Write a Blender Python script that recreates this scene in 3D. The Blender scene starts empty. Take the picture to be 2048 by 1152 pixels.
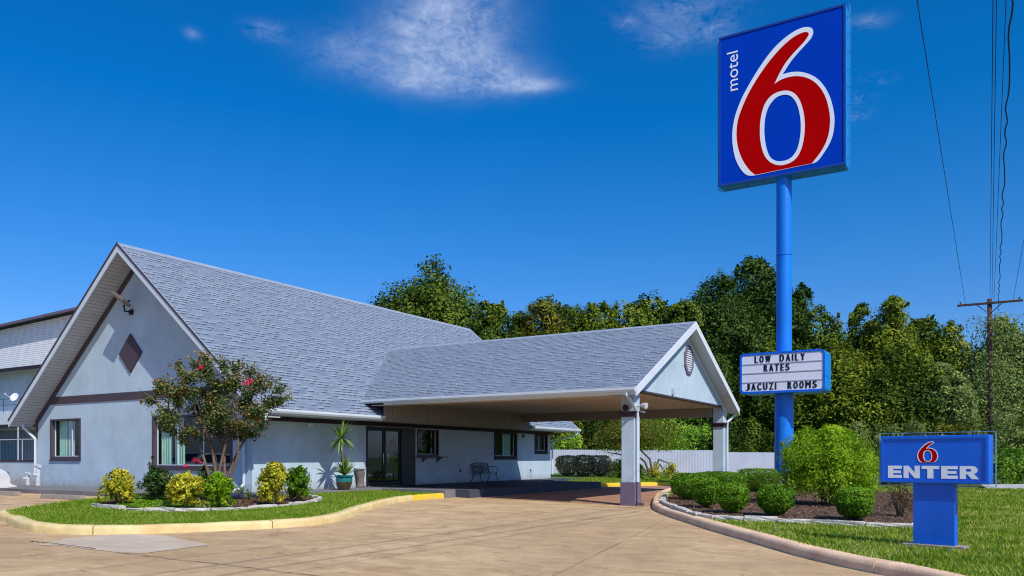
import bpy, bmesh, math, random
import numpy as np
from mathutils import Vector, Matrix
from mathutils.geometry import tessellate_polygon
random.seed(7); RNG = np.random.default_rng(11)
SC = bpy.context.scene; COL = SC.collection
R = math.radians

# ------------------------------------------------------------------ camera
FPX = 1600.0; HX = 1024.0; HY = 915.0; EYE = 1.2; A = R(31.1)
cam_d = bpy.data.cameras.new('camera'); cam = bpy.data.objects.new('camera', cam_d); COL.objects.link(cam)
cam_d.sensor_width = 36.0; cam_d.lens = 36.0*FPX/2048.0
cam_d.shift_y = (HY-576.0)/2048.0
cam_d.clip_end = 6000; cam_d.clip_start = 0.1
cam.location = (0, 0, EYE); cam.rotation_euler = (R(90), 0, A)
SC.camera = cam
try: SC.cycles.filter_width = 1.1
except Exception: pass
VIEW = np.array([-math.sin(A), math.cos(A), 0.]); RIGHT = np.array([math.cos(A), math.sin(A), 0.]); UP = np.array([0, 0, 1.])
# ------------------------------------------------------------------ light
SUNV = Vector((0.88, -0.41, 1.0)).normalized()
sd = bpy.data.lights.new('sun', 'SUN'); sd.energy = 4.4; sd.angle = R(0.5); sd.color = (1.0, 0.965, 0.91)
so = bpy.data.objects.new('sun', sd); COL.objects.link(so); so.rotation_euler = SUNV.to_track_quat('Z', 'Y').to_euler()
so.location = (0, 0, 40)
SC.view_settings.view_transform = 'Standard'; SC.view_settings.look = 'None'
SC.view_settings.gamma = 1.0; SC.view_settings.exposure = 0.0; SC.view_settings.use_curve_mapping = False

class NT:
    """small node-tree helper"""
    def __init__(s, nt): s.nt = nt
    def n(s, t, **kw):
        nd = s.nt.nodes.new(t)
        for k, v in kw.items(): setattr(nd, k, v)
        return nd
    def l(s, a, b): s.nt.links.new(a, b)
    def put(s, sock, v):
        if hasattr(v, 'is_linked') or isinstance(v, bpy.types.NodeSocket): s.l(v, sock)
        else: sock.default_value = v
    def m(s, op, a, b=0.0, c=0.0, clamp=False):
        nd = s.n('ShaderNodeMath', operation=op); nd.use_clamp = clamp
        s.put(nd.inputs[0], a); s.put(nd.inputs[1], b); s.put(nd.inputs[2], c)
        return nd.outputs[0]
    def vm(s, op, a, b=None):
        nd = s.n('ShaderNodeVectorMath', operation=op); s.put(nd.inputs[0], a)
        if b is not None: s.put(nd.inputs[1], b)
        return nd
    def mix(s, f, a, b, blend='MIX'):
        nd = s.n('ShaderNodeMix', data_type='RGBA', blend_type=blend)
        s.put(nd.inputs[0], f)
        s.put(nd.inputs[6], a if not isinstance(a, tuple) else (*a, 1)[:4])
        s.put(nd.inputs[7], b if not isinstance(b, tuple) else (*b, 1)[:4])
        return nd.outputs[2]
    def noise(s, vec, scale, detail=4, rough=.5, out=0, dist=0.0):
        nd = s.n('ShaderNodeTexNoise'); nd.inputs['Scale'].default_value = scale; nd.inputs['Detail'].default_value = detail
        nd.inputs['Roughness'].default_value = rough; nd.inputs['Distortion'].default_value = dist
        if vec is not None: s.l(vec, nd.inputs['Vector'])
        return nd.outputs[out]
    def ramp(s, f, stops):
        nd = s.n('ShaderNodeValToRGB'); cr = nd.color_ramp
        while len(cr.elements) > len(stops): cr.elements.remove(cr.elements[-1])
        while len(cr.elements) < len(stops): cr.elements.new(.5)
        for e, (p, c) in zip(cr.elements, stops):
            e.position = p; e.color = (*c, 1)[:4] if isinstance(c, tuple) else (c, c, c, 1)
        s.l(f, nd.inputs[0]); return nd.outputs[0]
    def mr(s, v, a, b, c=0., d=1.):
        nd = s.n('ShaderNodeMapRange'); s.put(nd.inputs[0], v)
        for i, x in enumerate((a, b, c, d)): nd.inputs[i+1].default_value = x
        return nd.outputs[0]

W = bpy.data.worlds.new('World'); SC.world = W; W.use_nodes = True
nt = NT(W.node_tree); W.node_tree.nodes.clear()
sky = nt.n('ShaderNodeTexSky', sky_type='NISHITA'); sky.sun_disc = False
sky.sun_elevation = math.asin(SUNV.z); sky.sun_rotation = math.atan2(SUNV.x, SUNV.y)
sky.air_density = 1.0; sky.dust_density = 1.0; sky.ozone_density = 3.0
tc = nt.n('ShaderNodeTexCoord'); D = tc.outputs['Generated']
skyc = nt.mix(1.0, sky.outputs[0], (0.66, 0.90, 1.24), 'MULTIPLY')
gm = nt.n('ShaderNodeGamma'); nt.l(skyc, gm.inputs[0]); gm.inputs[1].default_value = 1.0
hs = nt.n('ShaderNodeHueSaturation'); nt.l(gm.outputs[0], hs.inputs['Color']); hs.inputs['Saturation'].default_value = 1.17; hs.inputs['Value'].default_value = 1.06
sp_ = nt.n('ShaderNodeSeparateColor'); nt.l(hs.outputs[0], sp_.inputs[0]); cb_ = nt.n('ShaderNodeCombineColor')
nt.l(nt.m('MAXIMUM', nt.m('MULTIPLY_ADD', sp_.outputs[0], 1.5, -.27), .02), cb_.inputs[0]); nt.l(nt.m('MULTIPLY', sp_.outputs[1], 1.08), cb_.inputs[1]); nt.l(nt.m('MULTIPLY', sp_.outputs[2], 1.13), cb_.inputs[2])
skyc = cb_.outputs[0]
def ray(x, y): return VIEW + RIGHT*(x-HX)/FPX + UP*(HY-y)/FPX
def blob(px, py, rx, ry):
    """soft patch of sky round one direction"""
    c = Vector(ray(px, py)).normalized(); u = Vector((c.y, -c.x, 0)).normalized(); v = c.cross(u) * -1
    a = nt.vm('DOT_PRODUCT', D, tuple(u)).outputs['Value']; b = nt.vm('DOT_PRODUCT', D, tuple(v)).outputs['Value']
    f = nt.vm('DOT_PRODUCT', D, tuple(c)).outputs['Value']
    a = nt.m('DIVIDE', a, rx); b = nt.m('DIVIDE', b, ry)
    r2 = nt.m('ADD', nt.m('MULTIPLY', a, a), nt.m('MULTIPLY', b, b))
    e = nt.m('POWER', 2.718, nt.m('MULTIPLY', r2, -1.0))
    return nt.m('MULTIPLY', e, nt.m('GREATER_THAN', f, 0.0))
def addup(l):
    s = l[0]
    for x in l[1:]: s = nt.m('ADD', s, x)
    return s
big = addup([blob(900, 30, .060, .040), blob(880, 100, .060, .035), blob(965, 150, .052, .018), blob(1060, 170, .030, .007), nt.m('MULTIPLY', blob(690, 105, .045, .022), .5), nt.m('MULTIPLY', blob(850, 160, .055, .014), .7)])
thin = addup([blob(1370, 15, .055, .016), blob(1340, 78, .03, .012), blob(1425, 60, .022, .012), blob(1730, 45, .018, .007), blob(1748, 160, .018, .005), blob(1722, 195, .012, .006), blob(1715, 232, .012, .005), blob(1250, 48, .010, .006), blob(535, 62, .02, .008), blob(385, 68, .008, .005)])
mp = nt.n('ShaderNodeMapping'); nt.l(D, mp.inputs[0]); mp.inputs['Scale'].default_value = (1, 1, 1.9); mp.inputs['Rotation'].default_value = (0, .3, .5)
n1 = nt.noise(mp.outputs[0], 11, 9, .68, dist=.4); n2 = nt.noise(mp.outputs[0], 55, 8, .72, dist=.8)
nn = nt.m('ADD', nt.m('MULTIPLY', n1, .6), nt.m('MULTIPLY', n2, .4))
c1 = nt.m('MULTIPLY', nt.m('POWER', nt.m('MINIMUM', big, 1.1), 1.2), nt.mr(nn, .36, .62, 0.12, 1.0))
c2 = nt.m('MULTIPLY', thin, nt.mr(nn, .42, .62, 0.0, .32))
cl = nt.m('MINIMUM', nt.m('ADD', nt.m('MULTIPLY', c1, .68), c2), .72)
skyf = nt.mix(cl, skyc, (5.6, 6.6, 9.0))
bg = nt.n('ShaderNodeBackground'); nt.l(skyf, bg.inputs[0]); bg.inputs[1].default_value = 0.10
wo = nt.n('ShaderNodeOutputWorld'); nt.l(bg.outputs[0], wo.inputs[0])

# ------------------------------------------------------------------ measuring helpers
C0 = np.array([0, 0, EYE])
GX = [(-60, -.05), (-21, -.05), (-16, -.17), (-9.9, -.28), (0, -.4), (8, -.46), (4000, -.46)]
GY = [(-4000, 0), (34, 0), (60, .12), (4000, .12)]
def G(x, y): return float(np.interp(x, *zip(*GX)) + np.interp(y, *zip(*GY)))
def atz(x, y, z=0.): d = ray(x, y); return C0 + d*(z-EYE)/d[2]
def atx(x, y, X): d = ray(x, y); return C0 + d*X/d[0]
def aty(x, y, Y): d = ray(x, y); return C0 + d*Y/d[1]
def atd(x, y, dd): return C0 + ray(x, y)*dd
def pg(x, y, dz=0.):
    z = -.2
    for i in range(30):
        p = atz(x, y, z+dz); z = G(p[0], p[1])
    return p
def pxd(px, d):
    p = atd(px, HY, d); return p[0], p[1]

# ------------------------------------------------------------------ mesh helpers
def tag(o, label=None, cat=None, group=None, kind=None):
    if label: o['label'] = label
    if cat: o['category'] = cat
    if group: o['group'] = group
    if kind: o['kind'] = kind
    return o
def empty(name, loc=(0, 0, 0), rz=0.0, label=None, cat=None, group=None):
    o = bpy.data.objects.new(name, None); COL.objects.link(o); o.location = loc; o.rotation_euler = (0, 0, rz)
    o.empty_display_size = .2
    return tag(o, label, cat, group)
def copy_tree(o, parent=None):
    c = o.copy(); COL.objects.link(c); c.parent = parent
    for ch in o.children: copy_tree(ch, c)
    return c
class MB:
    def __init__(s): s.v = []; s.f = []; s.uv = []; s.has_uv = False
    def add(s, vs, fs, uvs=None):
        b = len(s.v); s.v += [tuple(map(float, v)) for v in vs]
        for i, f in enumerate(fs):
            s.f.append([b+k for k in f])
            if uvs and uvs[i] is not None: s.uv.append(uvs[i]); s.has_uv = True
            else: s.uv.append([(.1, .09)]*len(f))
        return s
    def box(s, x0, x1, y0, y1, z0, z1):
        if x0 > x1: x0, x1 = x1, x0
        if y0 > y1: y0, y1 = y1, y0
        if z0 > z1: z0, z1 = z1, z0
        v = [(x, y, z) for z in (z0, z1) for y in (y0, y1) for x in (x0, x1)]
        return s.add(v, [(0, 2, 3, 1), (4, 5, 7, 6), (0, 1, 5, 4), (2, 6, 7, 3), (0, 4, 6, 2), (1, 3, 7, 5)])
    def obox(s, c, hx, hy, hz, rz=0., M=None):
        M = M or (Matrix.Translation(c) @ Matrix.Rotation(rz, 4, 'Z'))
        v = [M @ Vector((x, y, z)) for z in (-hz, hz) for y in (-hy, hy) for x in (-hx, hx)]
        return s.add(v, [(0, 2, 3, 1), (4, 5, 7, 6), (0, 1, 5, 4), (2, 6, 7, 3), (0, 4, 6, 2), (1, 3, 7, 5)])
    def prism(s, poly, ax, a, b):
        """poly: 2D list; ax x -> (y,z), y -> (x,z), z -> (x,y); extruded a..b"""
        def P(p, t): return {'x': (t, p[0], p[1]), 'y': (p[0], t, p[1]), 'z': (p[0], p[1], t)}[ax]
        n = len(poly); v = [P(p, a) for p in poly] + [P(p, b) for p in poly]
        tri = tessellate_polygon([[Vector((p[0], p[1], 0)) for p in poly]])
        f = [tuple(t) for t in tri] + [tuple(n+k for k in reversed(t)) for t in tri]
        f += [(i, (i+1) % n, n+(i+1) % n, n+i) for i in range(n)]
        return s.add(v, f)
    def tube(s, pts, r, seg=8, cap=True):
        pts = [Vector(p) for p in pts]; n = len(pts); rs = r if isinstance(r, (list, tuple)) else [r]*n
        v = []; t0 = (pts[1]-pts[0]).normalized(); u = t0.orthogonal().normalized()
        for i, p in enumerate(pts):
            t = ((pts[min(i+1, n-1)]-p).normalized() + (p-pts[max(i-1, 0)]).normalized())
            t = t.normalized() if t.length > 1e-6 else t0
            u = (u - t*u.dot(t)).normalized(); w = t.cross(u)
            v += [p + (u*math.cos(2*math.pi*k/seg)+w*math.sin(2*math.pi*k/seg))*rs[i] for k in range(seg)]
        f = [(i*seg+k, i*seg+(k+1) % seg, (i+1)*seg+(k+1) % seg, (i+1)*seg+k) for i in range(n-1) for k in range(seg)]
        if cap: f += [tuple(reversed(range(seg))), tuple((n-1)*seg+k for k in range(seg))]
        return s.add(v, f)
    def lathe(s, prof, c=(0, 0, 0), seg=24):
        v = [(c[0]+r*math.cos(2*math.pi*k/seg), c[1]+r*math.sin(2*math.pi*k/seg), c[2]+z) for r, z in prof for k in range(seg)]
        n = len(prof)
        f = [(i*seg+k, i*seg+(k+1) % seg, (i+1)*seg+(k+1) % seg, (i+1)*seg+k) for i in range(n-1) for k in range(seg)]
        f += [tuple(reversed(range(seg))), tuple((n-1)*seg+k for k in range(seg))]
        return s.add(v, f)
    def build(s, name, mat, parent=None, smooth=False, bevel=0.0, fix=True):
        me = bpy.data.meshes.new(name); me.from_pydata(s.v, [], s.f); me.update()
        if s.has_uv:
            ul = me.uv_layers.new(name='UVMap'); k = 0
            for u in s.uv:
                for q in u: ul.data[k].uv = q; k += 1
        if fix:
            bm = bmesh.new(); bm.from_mesh(me); bmesh.ops.recalc_face_normals(bm, faces=bm.faces); bm.to_mesh(me); bm.free()
        me.materials.append(mat)
        if smooth: me.polygons.foreach_set('use_smooth', [True]*len(me.polygons))
        o = bpy.data.objects.new(name, me); COL.objects.link(o)
        if parent: o.parent = parent
        if bevel:
            b = o.modifiers.new('bevel', 'BEVEL'); b.width = bevel; b.segments = 2; b.limit_method = 'ANGLE'
        return o
def smooth_angle(o, ang=35):
    me = o.data; me.polygons.foreach_set('use_smooth', [True]*len(me.polygons))
    try: me.set_sharp_from_angle(angle=R(ang))
    except Exception: pass
def catmull(pts, n=6, closed=True):
    P = [np.array(p, float) for p in pts]; N = len(P); out = []
    for i in range(N if closed else N-1):
        if closed: p0, p1, p2, p3 = P[i-1], P[i], P[(i+1) % N], P[(i+2) % N]
        else: p0, p1, p2, p3 = P[max(i-1, 0)], P[i], P[i+1], P[min(i+2, N-1)]
        for k in range(n):
            t = k/n
            out.append(.5*((2*p1)+(-p0+p2)*t+(2*p0-5*p1+4*p2-p3)*t*t+(-p0+3*p1-3*p2+p3)*t**3))
    if not closed: out.append(P[-1])
    return out

# ------------------------------------------------------------------ materials
def mat(name, col, rough=.8, var=.12, nscale=3.0, bump=0.0, bscale=60, metal=0.0, spec=.3, dirt=None, coat=0.0, streak=0.0, splash=None):
    m = bpy.data.materials.new(name); m.use_nodes = True; t = NT(m.node_tree); bs = m.node_tree.nodes['Principled BSDF']
    co = t.n('ShaderNodeTexCoord').outputs['Object']
    c = tuple(col)
    f = t.noise(co, nscale, 6, .6)
    dark = tuple(x*(1-var) for x in c); lite = tuple(min(1, x*(1+var)) for x in c)
    cc = t.ramp(f, [(.3, dark), (.7, lite)])
    if dirt:
        f2 = t.mr(t.noise(co, dirt[1], 5, .65), .48, .75, 0, dirt[2]); cc = t.mix(f2, cc, dirt[0])
    if streak:
        mpn = t.n('ShaderNodeMapping'); t.l(co, mpn.inputs[0]); mpn.inputs['Scale'].default_value = (1, 1, .12)
        cc = t.mix(t.mr(t.noise(mpn.outputs[0], 4.5, 6, .7), .52, .78, 0, streak), cc, tuple(x*.45 for x in c))
    if splash:
        sz_ = t.n('ShaderNodeSeparateXYZ'); t.l(co, sz_.inputs[0]); hgt = t.m('ADD', sz_.outputs[2], t.m('MULTIPLY', t.noise(co, 3.0, 6, .7), -.9))
        cc = t.mix(t.mr(hgt, -.05, -.42, 0, .65), cc, splash)
    t.l(cc, bs.inputs['Base Color']); bs.inputs['Roughness'].default_value = rough; bs.inputs['Metallic'].default_value = metal
    bs.inputs['Specular IOR Level'].default_value = spec; bs.inputs['Coat Weight'].default_value = coat
    if bump:
        b = t.n('ShaderNodeBump'); b.inputs['Strength'].default_value = bump; b.inputs['Distance'].default_value = .02
        t.l(t.noise(co, bscale, 4, .6), b.inputs['Height']); t.l(b.outputs[0], bs.inputs['Normal'])
    return m
M = {}
M['stucco'] = mat('stucco', (.465, .575, .635), .92, .09, .9, .6, 38, spec=.1, dirt=((.36, .42, .45), 1.1, .45), streak=.16, splash=(.30, .28, .25))
M['brown'] = mat('brown_trim', (.072, .052, .062), .6, .12, 4, .1)
M['darkbrown'] = mat('dark_trim', (.030, .022, .028), .6, .12, 4)
M['plum'] = mat('plum_paint', (.16, .125, .17), .65, .08, 4, .2)
M['maroon'] = mat('maroon_paint', (.05, .022, .032), .55, .1, 4)
M['white'] = mat('white_paint', (.66, .69, .71), .5, .05, 3)
M['alum'] = mat('gutter_metal', (.60, .66, .69), .42, .05, 3, spec=.5)
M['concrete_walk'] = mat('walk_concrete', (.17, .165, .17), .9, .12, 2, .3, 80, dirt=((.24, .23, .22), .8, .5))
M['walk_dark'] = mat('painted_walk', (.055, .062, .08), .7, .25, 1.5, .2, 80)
M['kerb_yellow'] = mat('kerb_yellow', (.72, .58, .27), .85, .14, 2.5, .6, 40, dirt=((.60, .36, .14), 1.1, .8))
M['kerb_bright'] = mat('kerb_bright', (.72, .48, .03), .8, .1, 2.5, .4, 40, dirt=((.5, .35, .12), 2.1, .4))
M['kerb_pink'] = mat('kerb_pink', (.82, .56, .36), .9, .14, 1.8, .6, 40, dirt=((.48, .25, .13), 1.3, .5))
M['stone'] = mat('edging_stone', (.58, .54, .48), .9, .2, 6, .8, 25, dirt=((.3, .24, .18), 5, .5))
M['mulch'] = mat('mulch', (.115, .062, .040), 1.0, .5, 18, 1.0, 30, dirt=((.22, .15, .09), 9, .6))
M['bark'] = mat('bark', (.13, .09, .065), .95, .35, 12, 1.0, 20)
M['barkpale'] = mat('bark_pale', (.16, .105, .075), .9, .35, 10, .8, 20)
M['polewood'] = mat('pole_wood', (.085, .045, .033), .9, .3, 6, .6, 30)
M['black'] = mat('black_iron', (.012, .012, .014), .45, .2, 8, spec=.4)
M['blackalu'] = mat('dark_aluminium', (.012, .012, .015), .35, .1, 8, spec=.5)
M['pole_blue'] = mat('pole_blue', (.004, .20, .74), .38, .10, .9, .12, 6, spec=.45, streak=.30)
M['cab_blue'] = mat('cabinet_blue', (.008, .27, .66), .42, .1, 2, spec=.45)
M['cab_edge'] = mat('cabinet_edge', (.012, .06, .33), .5, .1, 2)
M['enter_blue'] = mat('enter_blue', (.001, .130, .70), .35, .10, 1.5, .08, 5, spec=.45, streak=.35)
M['sign_blue'] = mat('face_blue', (.001, .052, .50), .6, .03, .6, spec=.02)
M['sign_red'] = mat('face_red', (.52, .001, .002), .6, .04, .6, spec=.01)
M['sign_white'] = mat('face_white', (.90, .90, .93), .5, .03, 1, spec=.15)
M['board'] = mat('board_white', (.80, .79, .84), .5, .04, 1.2)
M['boardline'] = mat('board_track', (.42, .42, .50), .5, .05, 2)
M['letters'] = mat('letter_black', (.008, .01, .02), .4, .1, 2)
M['fence'] = mat('fence_metal', (.42, .45, .52), .6, .1, .6, dirt=((.36, .38, .42), 1.2, .4))
M['teal'] = mat('pot_glaze', (.01, .17, .17), .2, .3, 8, spec=.6, dirt=((.10, .06, .03), 3, .4))
M['potbrown'] = mat('pot_base', (.085, .05, .028), .25, .3, 9, spec=.6)
M['urnstone'] = mat('urn_stone', (.16, .13, .11), .8, .3, 8)
M['woodseat'] = mat('bench_wood', (.15, .10, .06), .6, .3, 8)
M['ceiling'] = mat('canopy_ceiling', (.54, .48, .40), .8, .12, 1.2, dirt=((.30, .2, .12), 1.8, .5))
M['infill'] = mat('infill_panel', (.30, .26, .235), .85, .1, 2)
M['darkvoid'] = mat('interior_dark', (.06, .055, .05), .9, .2, 2)
M['mint'] = mat('mint_curtain', (.60, .86, .70), .85, .12, 6)
M['wcurtain'] = mat('white_curtain', (.74, .82, .82), .85, .1, 6)
M['tubing'] = mat('border_tube', (.16, .30, .36), .3, .2, 8, spec=.6)
M['brick'] = mat('brick', (.20, .07, .06), .9, .3, 20, .4)
M['lampgrey'] = mat('lamp_housing', (.13, .11, .09), .5, .15, 6)
M['lampglass'] = mat('lamp_lens', (.40, .27, .16), .35, .2, 10)
M['pipe'] = mat('pipe_paint', (.52, .55, .58), .45, .2, 8, dirt=((.3, .2, .14), 12, .4))
M['wheelstop'] = mat('wheel_stop', (.30, .26, .21), .9, .2, 5, .5)
M['wire'] = mat('wire', (.010, .010, .02), .5, .1, 2)
M['flower'] = mat('flower_pink', (.62, .02, .09), .6, .25, 20)
M['carpaint'] = mat('car_paint', (.62, .62, .63), .25, .02, 1, coat=.8, spec=.5)
M['rubber'] = mat('rubber', (.015, .015, .016), .8, .2, 10)
M['chrome'] = mat('chrome', (.6, .6, .62), .15, .02, 1, metal=1.0)
M['carglass'] = mat('car_glass', (.01, .012, .014), .05, .02, 1, spec=.7)
M['neon'] = mat('decal_pink', (.75, .12, .40), .4, .05, 3)
M['redmulch'] = mat('red_mulch', (.40, .04, .025), .95, .4, 20, .8, 30)
M['pathc'] = mat('path_concrete', (.44, .42, .40), .9, .1, 2, .2)

def lines_mat(name, col, line, axis, pitch, w, rough=.6, bump=True):
    """boards: dark grooves every pitch metres along one object axis (0,1,2) or 'u'/'v' of the UV map"""
    m = bpy.data.materials.new(name); m.use_nodes = True; t = NT(m.node_tree); bs = m.node_tree.nodes['Principled BSDF']
    tcn = t.n('ShaderNodeTexCoord'); sep = t.n('ShaderNodeSeparateXYZ')
    t.l(tcn.outputs['UV' if axis in ('u', 'v') else 'Object'], sep.inputs[0])
    i = {'u': 0, 'v': 1}.get(axis, axis)
    fr = t.m('FRACT', t.m('DIVIDE', sep.outputs[i], pitch))
    ln = t.m('LESS_THAN', fr, w)
    nz = t.noise(tcn.outputs['Object'], 2.2, 5, .6)
    base = t.ramp(nz, [(.3, tuple(c*.9 for c in col)), (.7, tuple(min(1, c*1.08) for c in col))])
    t.l(t.mix(ln, base, line), bs.inputs['Base Color']); bs.inputs['Roughness'].default_value = rough
    bs.inputs['Specular IOR Level'].default_value = .25
    return m
M['soffit'] = lines_mat('vented_soffit', (.50, .51, .50), (.16, .16, .16), 'v', .16, .10)
M['soffit2'] = lines_mat('eave_soffit', (.52, .54, .55), (.25, .25, .25), 1, .3, .05)
M['siding'] = lines_mat('clapboard', (.86, .89, .90), (.20, .24, .28), 2, .17, .14)
M['slats'] = lines_mat('vertical_boards', (.17, .24, .30), (.04, .05, .07), 0, .25, .2)
M['infill'] = lines_mat('grooved_plywood', (.27, .24, .22), (.10, .09, .08), 1, .30, .06)

def shingle_mat(name, row=.160, tab=.31):
    m = bpy.data.materials.new(name); m.use_nodes = True; t = NT(m.node_tree); bs = m.node_tree.nodes['Principled BSDF']
    tcn = t.n('ShaderNodeTexCoord'); sep = t.n('ShaderNodeSeparateXYZ'); t.l(tcn.outputs['UV'], sep.inputs[0])
    u, v = sep.outputs[0], sep.outputs[1]
    vr = t.m('DIVIDE', v, row); ri = t.m('FLOOR', vr); rf = t.m('FRACT', vr)
    off = t.m('MULTIPLY', t.m('FRACT', t.m('MULTIPLY', ri, .5)), 1.0)
    w1 = t.n('ShaderNodeTexWhiteNoise', noise_dimensions='1D'); t.l(ri, w1.inputs['W'])
    uo = t.m('ADD', t.m('ADD', t.m('DIVIDE', u, tab), off), t.m('MULTIPLY', w1.outputs[0], .35)); ui = t.m('FLOOR', uo); uf = t.m('FRACT', uo)
    cx = t.n('ShaderNodeCombineXYZ'); t.l(ui, cx.inputs[0]); t.l(ri, cx.inputs[1])
    wn = t.n('ShaderNodeTexWhiteNoise', noise_dimensions='2D'); t.l(cx.outputs[0], wn.inputs['Vector']); r = wn.outputs[0]
    base = t.ramp(r, [(0, (.155, .195, .25)), (.5, (.215, .262, .318)), (1, (.295, .348, .405))])
    big = t.noise(tcn.outputs['Object'], .5, 6, .65)
    base = t.mix(t.mr(big, .35, .7, 0, .4), base, (.21, .245, .30))
    st = t.noise(tcn.outputs['Object'], 1.3, 5, .7)
    base = t.mix(t.mr(st, .62, .8, 0, .45), base, (.30, .24, .25))
    gran = t.noise(tcn.outputs['Object'], 70, 2, .6); base = t.mix(t.mr(gran, .3, .7, 0, .35), base, (.15, .18, .235))
    dash = t.m('MULTIPLY', t.m('LESS_THAN', rf, .36), t.m('MULTIPLY', t.m('GREATER_THAN', r, .50), t.m('MULTIPLY', t.m('GREATER_THAN', uf, .08), t.m('LESS_THAN', uf, .90))))  # dark dashes put the shadow of the uneven tabs into the colour
    thin = t.m('MULTIPLY', t.m('LESS_THAN', rf, .12), .45)
    slot = t.m('MULTIPLY', t.m('LESS_THAN', uf, .045), .5)
    f = t.m('MAXIMUM', t.m('MULTIPLY', dash, .92), t.m('MAXIMUM', thin, slot))
    t.l(t.mix(f, base, (.034, .045, .075)), bs.inputs['Base Color'])
    bs.inputs['Roughness'].default_value = .95; bs.inputs['Specular IOR Level'].default_value = .1
    b = t.n('ShaderNodeBump'); b.inputs['Strength'].default_value = .5; b.inputs['Distance'].default_value = .015
    t.l(t.m('ADD', t.m('MULTIPLY', t.m('SUBTRACT', 1.0, rf), .6), t.m('MULTIPLY', gran, .5)), b.inputs['Height']); t.l(b.outputs[0], bs.inputs['Normal'])
    return m
M['shingle'] = shingle_mat('asphalt_shingles'); M['cap'] = mat('cap_shingle', (.25, .30, .37), .95, .12, 3, .4, 40)

def lot_mat():
    m = bpy.data.materials.new('tan_concrete'); m.use_nodes = True; t = NT(m.node_tree); bs = m.node_tree.nodes['Principled BSDF']
    co = t.n('ShaderNodeTexCoord').outputs['Object']
    mpn = t.n('ShaderNodeMapping'); t.l(co, mpn.inputs[0]); mpn.inputs['Rotation'].default_value = (0, 0, -A); mpn.inputs['Scale'].default_value = (.75, 1.25, 1)
    st = t.noise(mpn.outputs[0], 1.1, 10, .74, dist=.9); fi = t.noise(co, 16, 5, .7); lg = t.noise(co, .22, 5, .6)
    base = t.ramp(st, [(.30, (.27, .165, .080)), (.43, (.48, .320, .160)), (.55, (.61, .425, .225)), (.75, (.72, .53, .31))])
    base = t.mix(t.mr(lg, .42, .62, 0, .65), base, (.38, .245, .125))
    m2 = t.noise(co, 1.7, 7, .7, dist=1.2); base = t.mix(t.mr(m2, .50, .72, 0, .5), base, (.30, .19, .10))
    m3 = t.noise(mpn.outputs[0], 3.3, 6, .7, dist=.3); base = t.mix(t.mr(m3, .55, .72, 0, .4), base, (.68, .50, .30))
    base = t.mix(t.mr(fi, .35, .75, 0, .30), base, (.36, .24, .14))
    gr = t.noise(co, 90, 2, .6); base = t.mix(t.mr(gr, .5, .8, 0, .3), base, (.74, .57, .34))
    sp = t.noise(co, 2.6, 3, .5, dist=1.0); base = t.mix(t.mr(sp, .66, .74, 0, .5), base, (.15, .10, .06))
    cr2 = t.n('ShaderNodeTexVoronoi', feature='DISTANCE_TO_EDGE'); cr2.inputs['Scale'].default_value = .35; wv = t.vm('ADD', co, t.vm('SCALE', t.noise(co, 1.5, 5, .7, out=1)).outputs[0]).outputs[0]; t.l(wv, cr2.inputs['Vector']); base = t.mix(t.mr(cr2.outputs['Distance'], .004, .0, 0, .5), base, (.12, .08, .05))
    t.l(base, bs.inputs['Base Color']); bs.inputs['Roughness'].default_value = .88; bs.inputs['Specular IOR Level'].default_value = .2
    b = t.n('ShaderNodeBump'); b.inputs['Strength'].default_value = .35; b.inputs['Distance'].default_value = .01
    t.l(t.m('ADD', gr, t.m('MULTIPLY', st, 2.)), b.inputs['Height']); t.l(b.outputs[0], bs.inputs['Normal'])
    return m
M['lot'] = lot_mat()
M['lot_red'] = mat('red_stained_concrete', (.38, .20, .125), .8, .22, 1.3, .2, 60, dirt=((.20, .11, .08), 1.0, .6))
M['lot_grey'] = mat('grey_patch_concrete', (.53, .43, .31), .9, .12, 1.6, .3, 70, dirt=((.42, .30, .20), 1.2, .6))
M['joint'] = mat('joint_tar', (.06, .045, .035), .9, .5, 6)
M['stripe'] = mat('stripe_paint', (.55, .47, .38), .85, .2, 5)
M['turf'] = mat('turf_soil', (.085, .165, .022), 1.0, .35, 1.2, .4, 60, dirt=((.16, .14, .05), .9, .5))
M['field'] = mat('field', (.065, .10, .03), 1.0, .4, .08, dirt=((.12, .10, .05), .3, .5))

def leaf_mat(name, stops, rough=.6, trans=.14, nscale=.35, namt=.30, tcol=None):
    m = bpy.data.materials.new(name); m.use_nodes = True; t = NT(m.node_tree); bs = m.node_tree.nodes['Principled BSDF']
    at = t.n('ShaderNodeAttribute', attribute_name='rnd').outputs['Fac']
    co = t.n('ShaderNodeNewGeometry').outputs['Position']
    f = t.m('ADD', at, t.m('MULTIPLY', t.m('SUBTRACT', t.noise(co, nscale, 3, .6), .5), namt*4), clamp=True)
    c = t.ramp(f, stops)
    t.l(c, bs.inputs['Base Color']); bs.inputs['Roughness'].default_value = rough; bs.inputs['Specular IOR Level'].default_value = .12
    tr = t.n('ShaderNodeBsdfTranslucent'); t.l(t.mix(1.0, c, (1.25, 1.3, .6), 'MULTIPLY'), tr.inputs[0])
    mx = t.n('ShaderNodeMixShader'); mx.inputs[0].default_value = trans
    t.l(bs.outputs[0], mx.inputs[1]); t.l(tr.outputs[0], mx.inputs[2])
    t.l(mx.outputs[0], m.node_tree.nodes['Material Output'].inputs[0])
    return m
L = {}
L['oak'] = leaf_mat('leaf_oak', [(0, (0.02, 0.045, 0.006)), (0.4, (0.06, 0.115, 0.012)), (0.75, (0.15, 0.21, 0.018)), (1, (0.27, 0.29, 0.03))])
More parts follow.
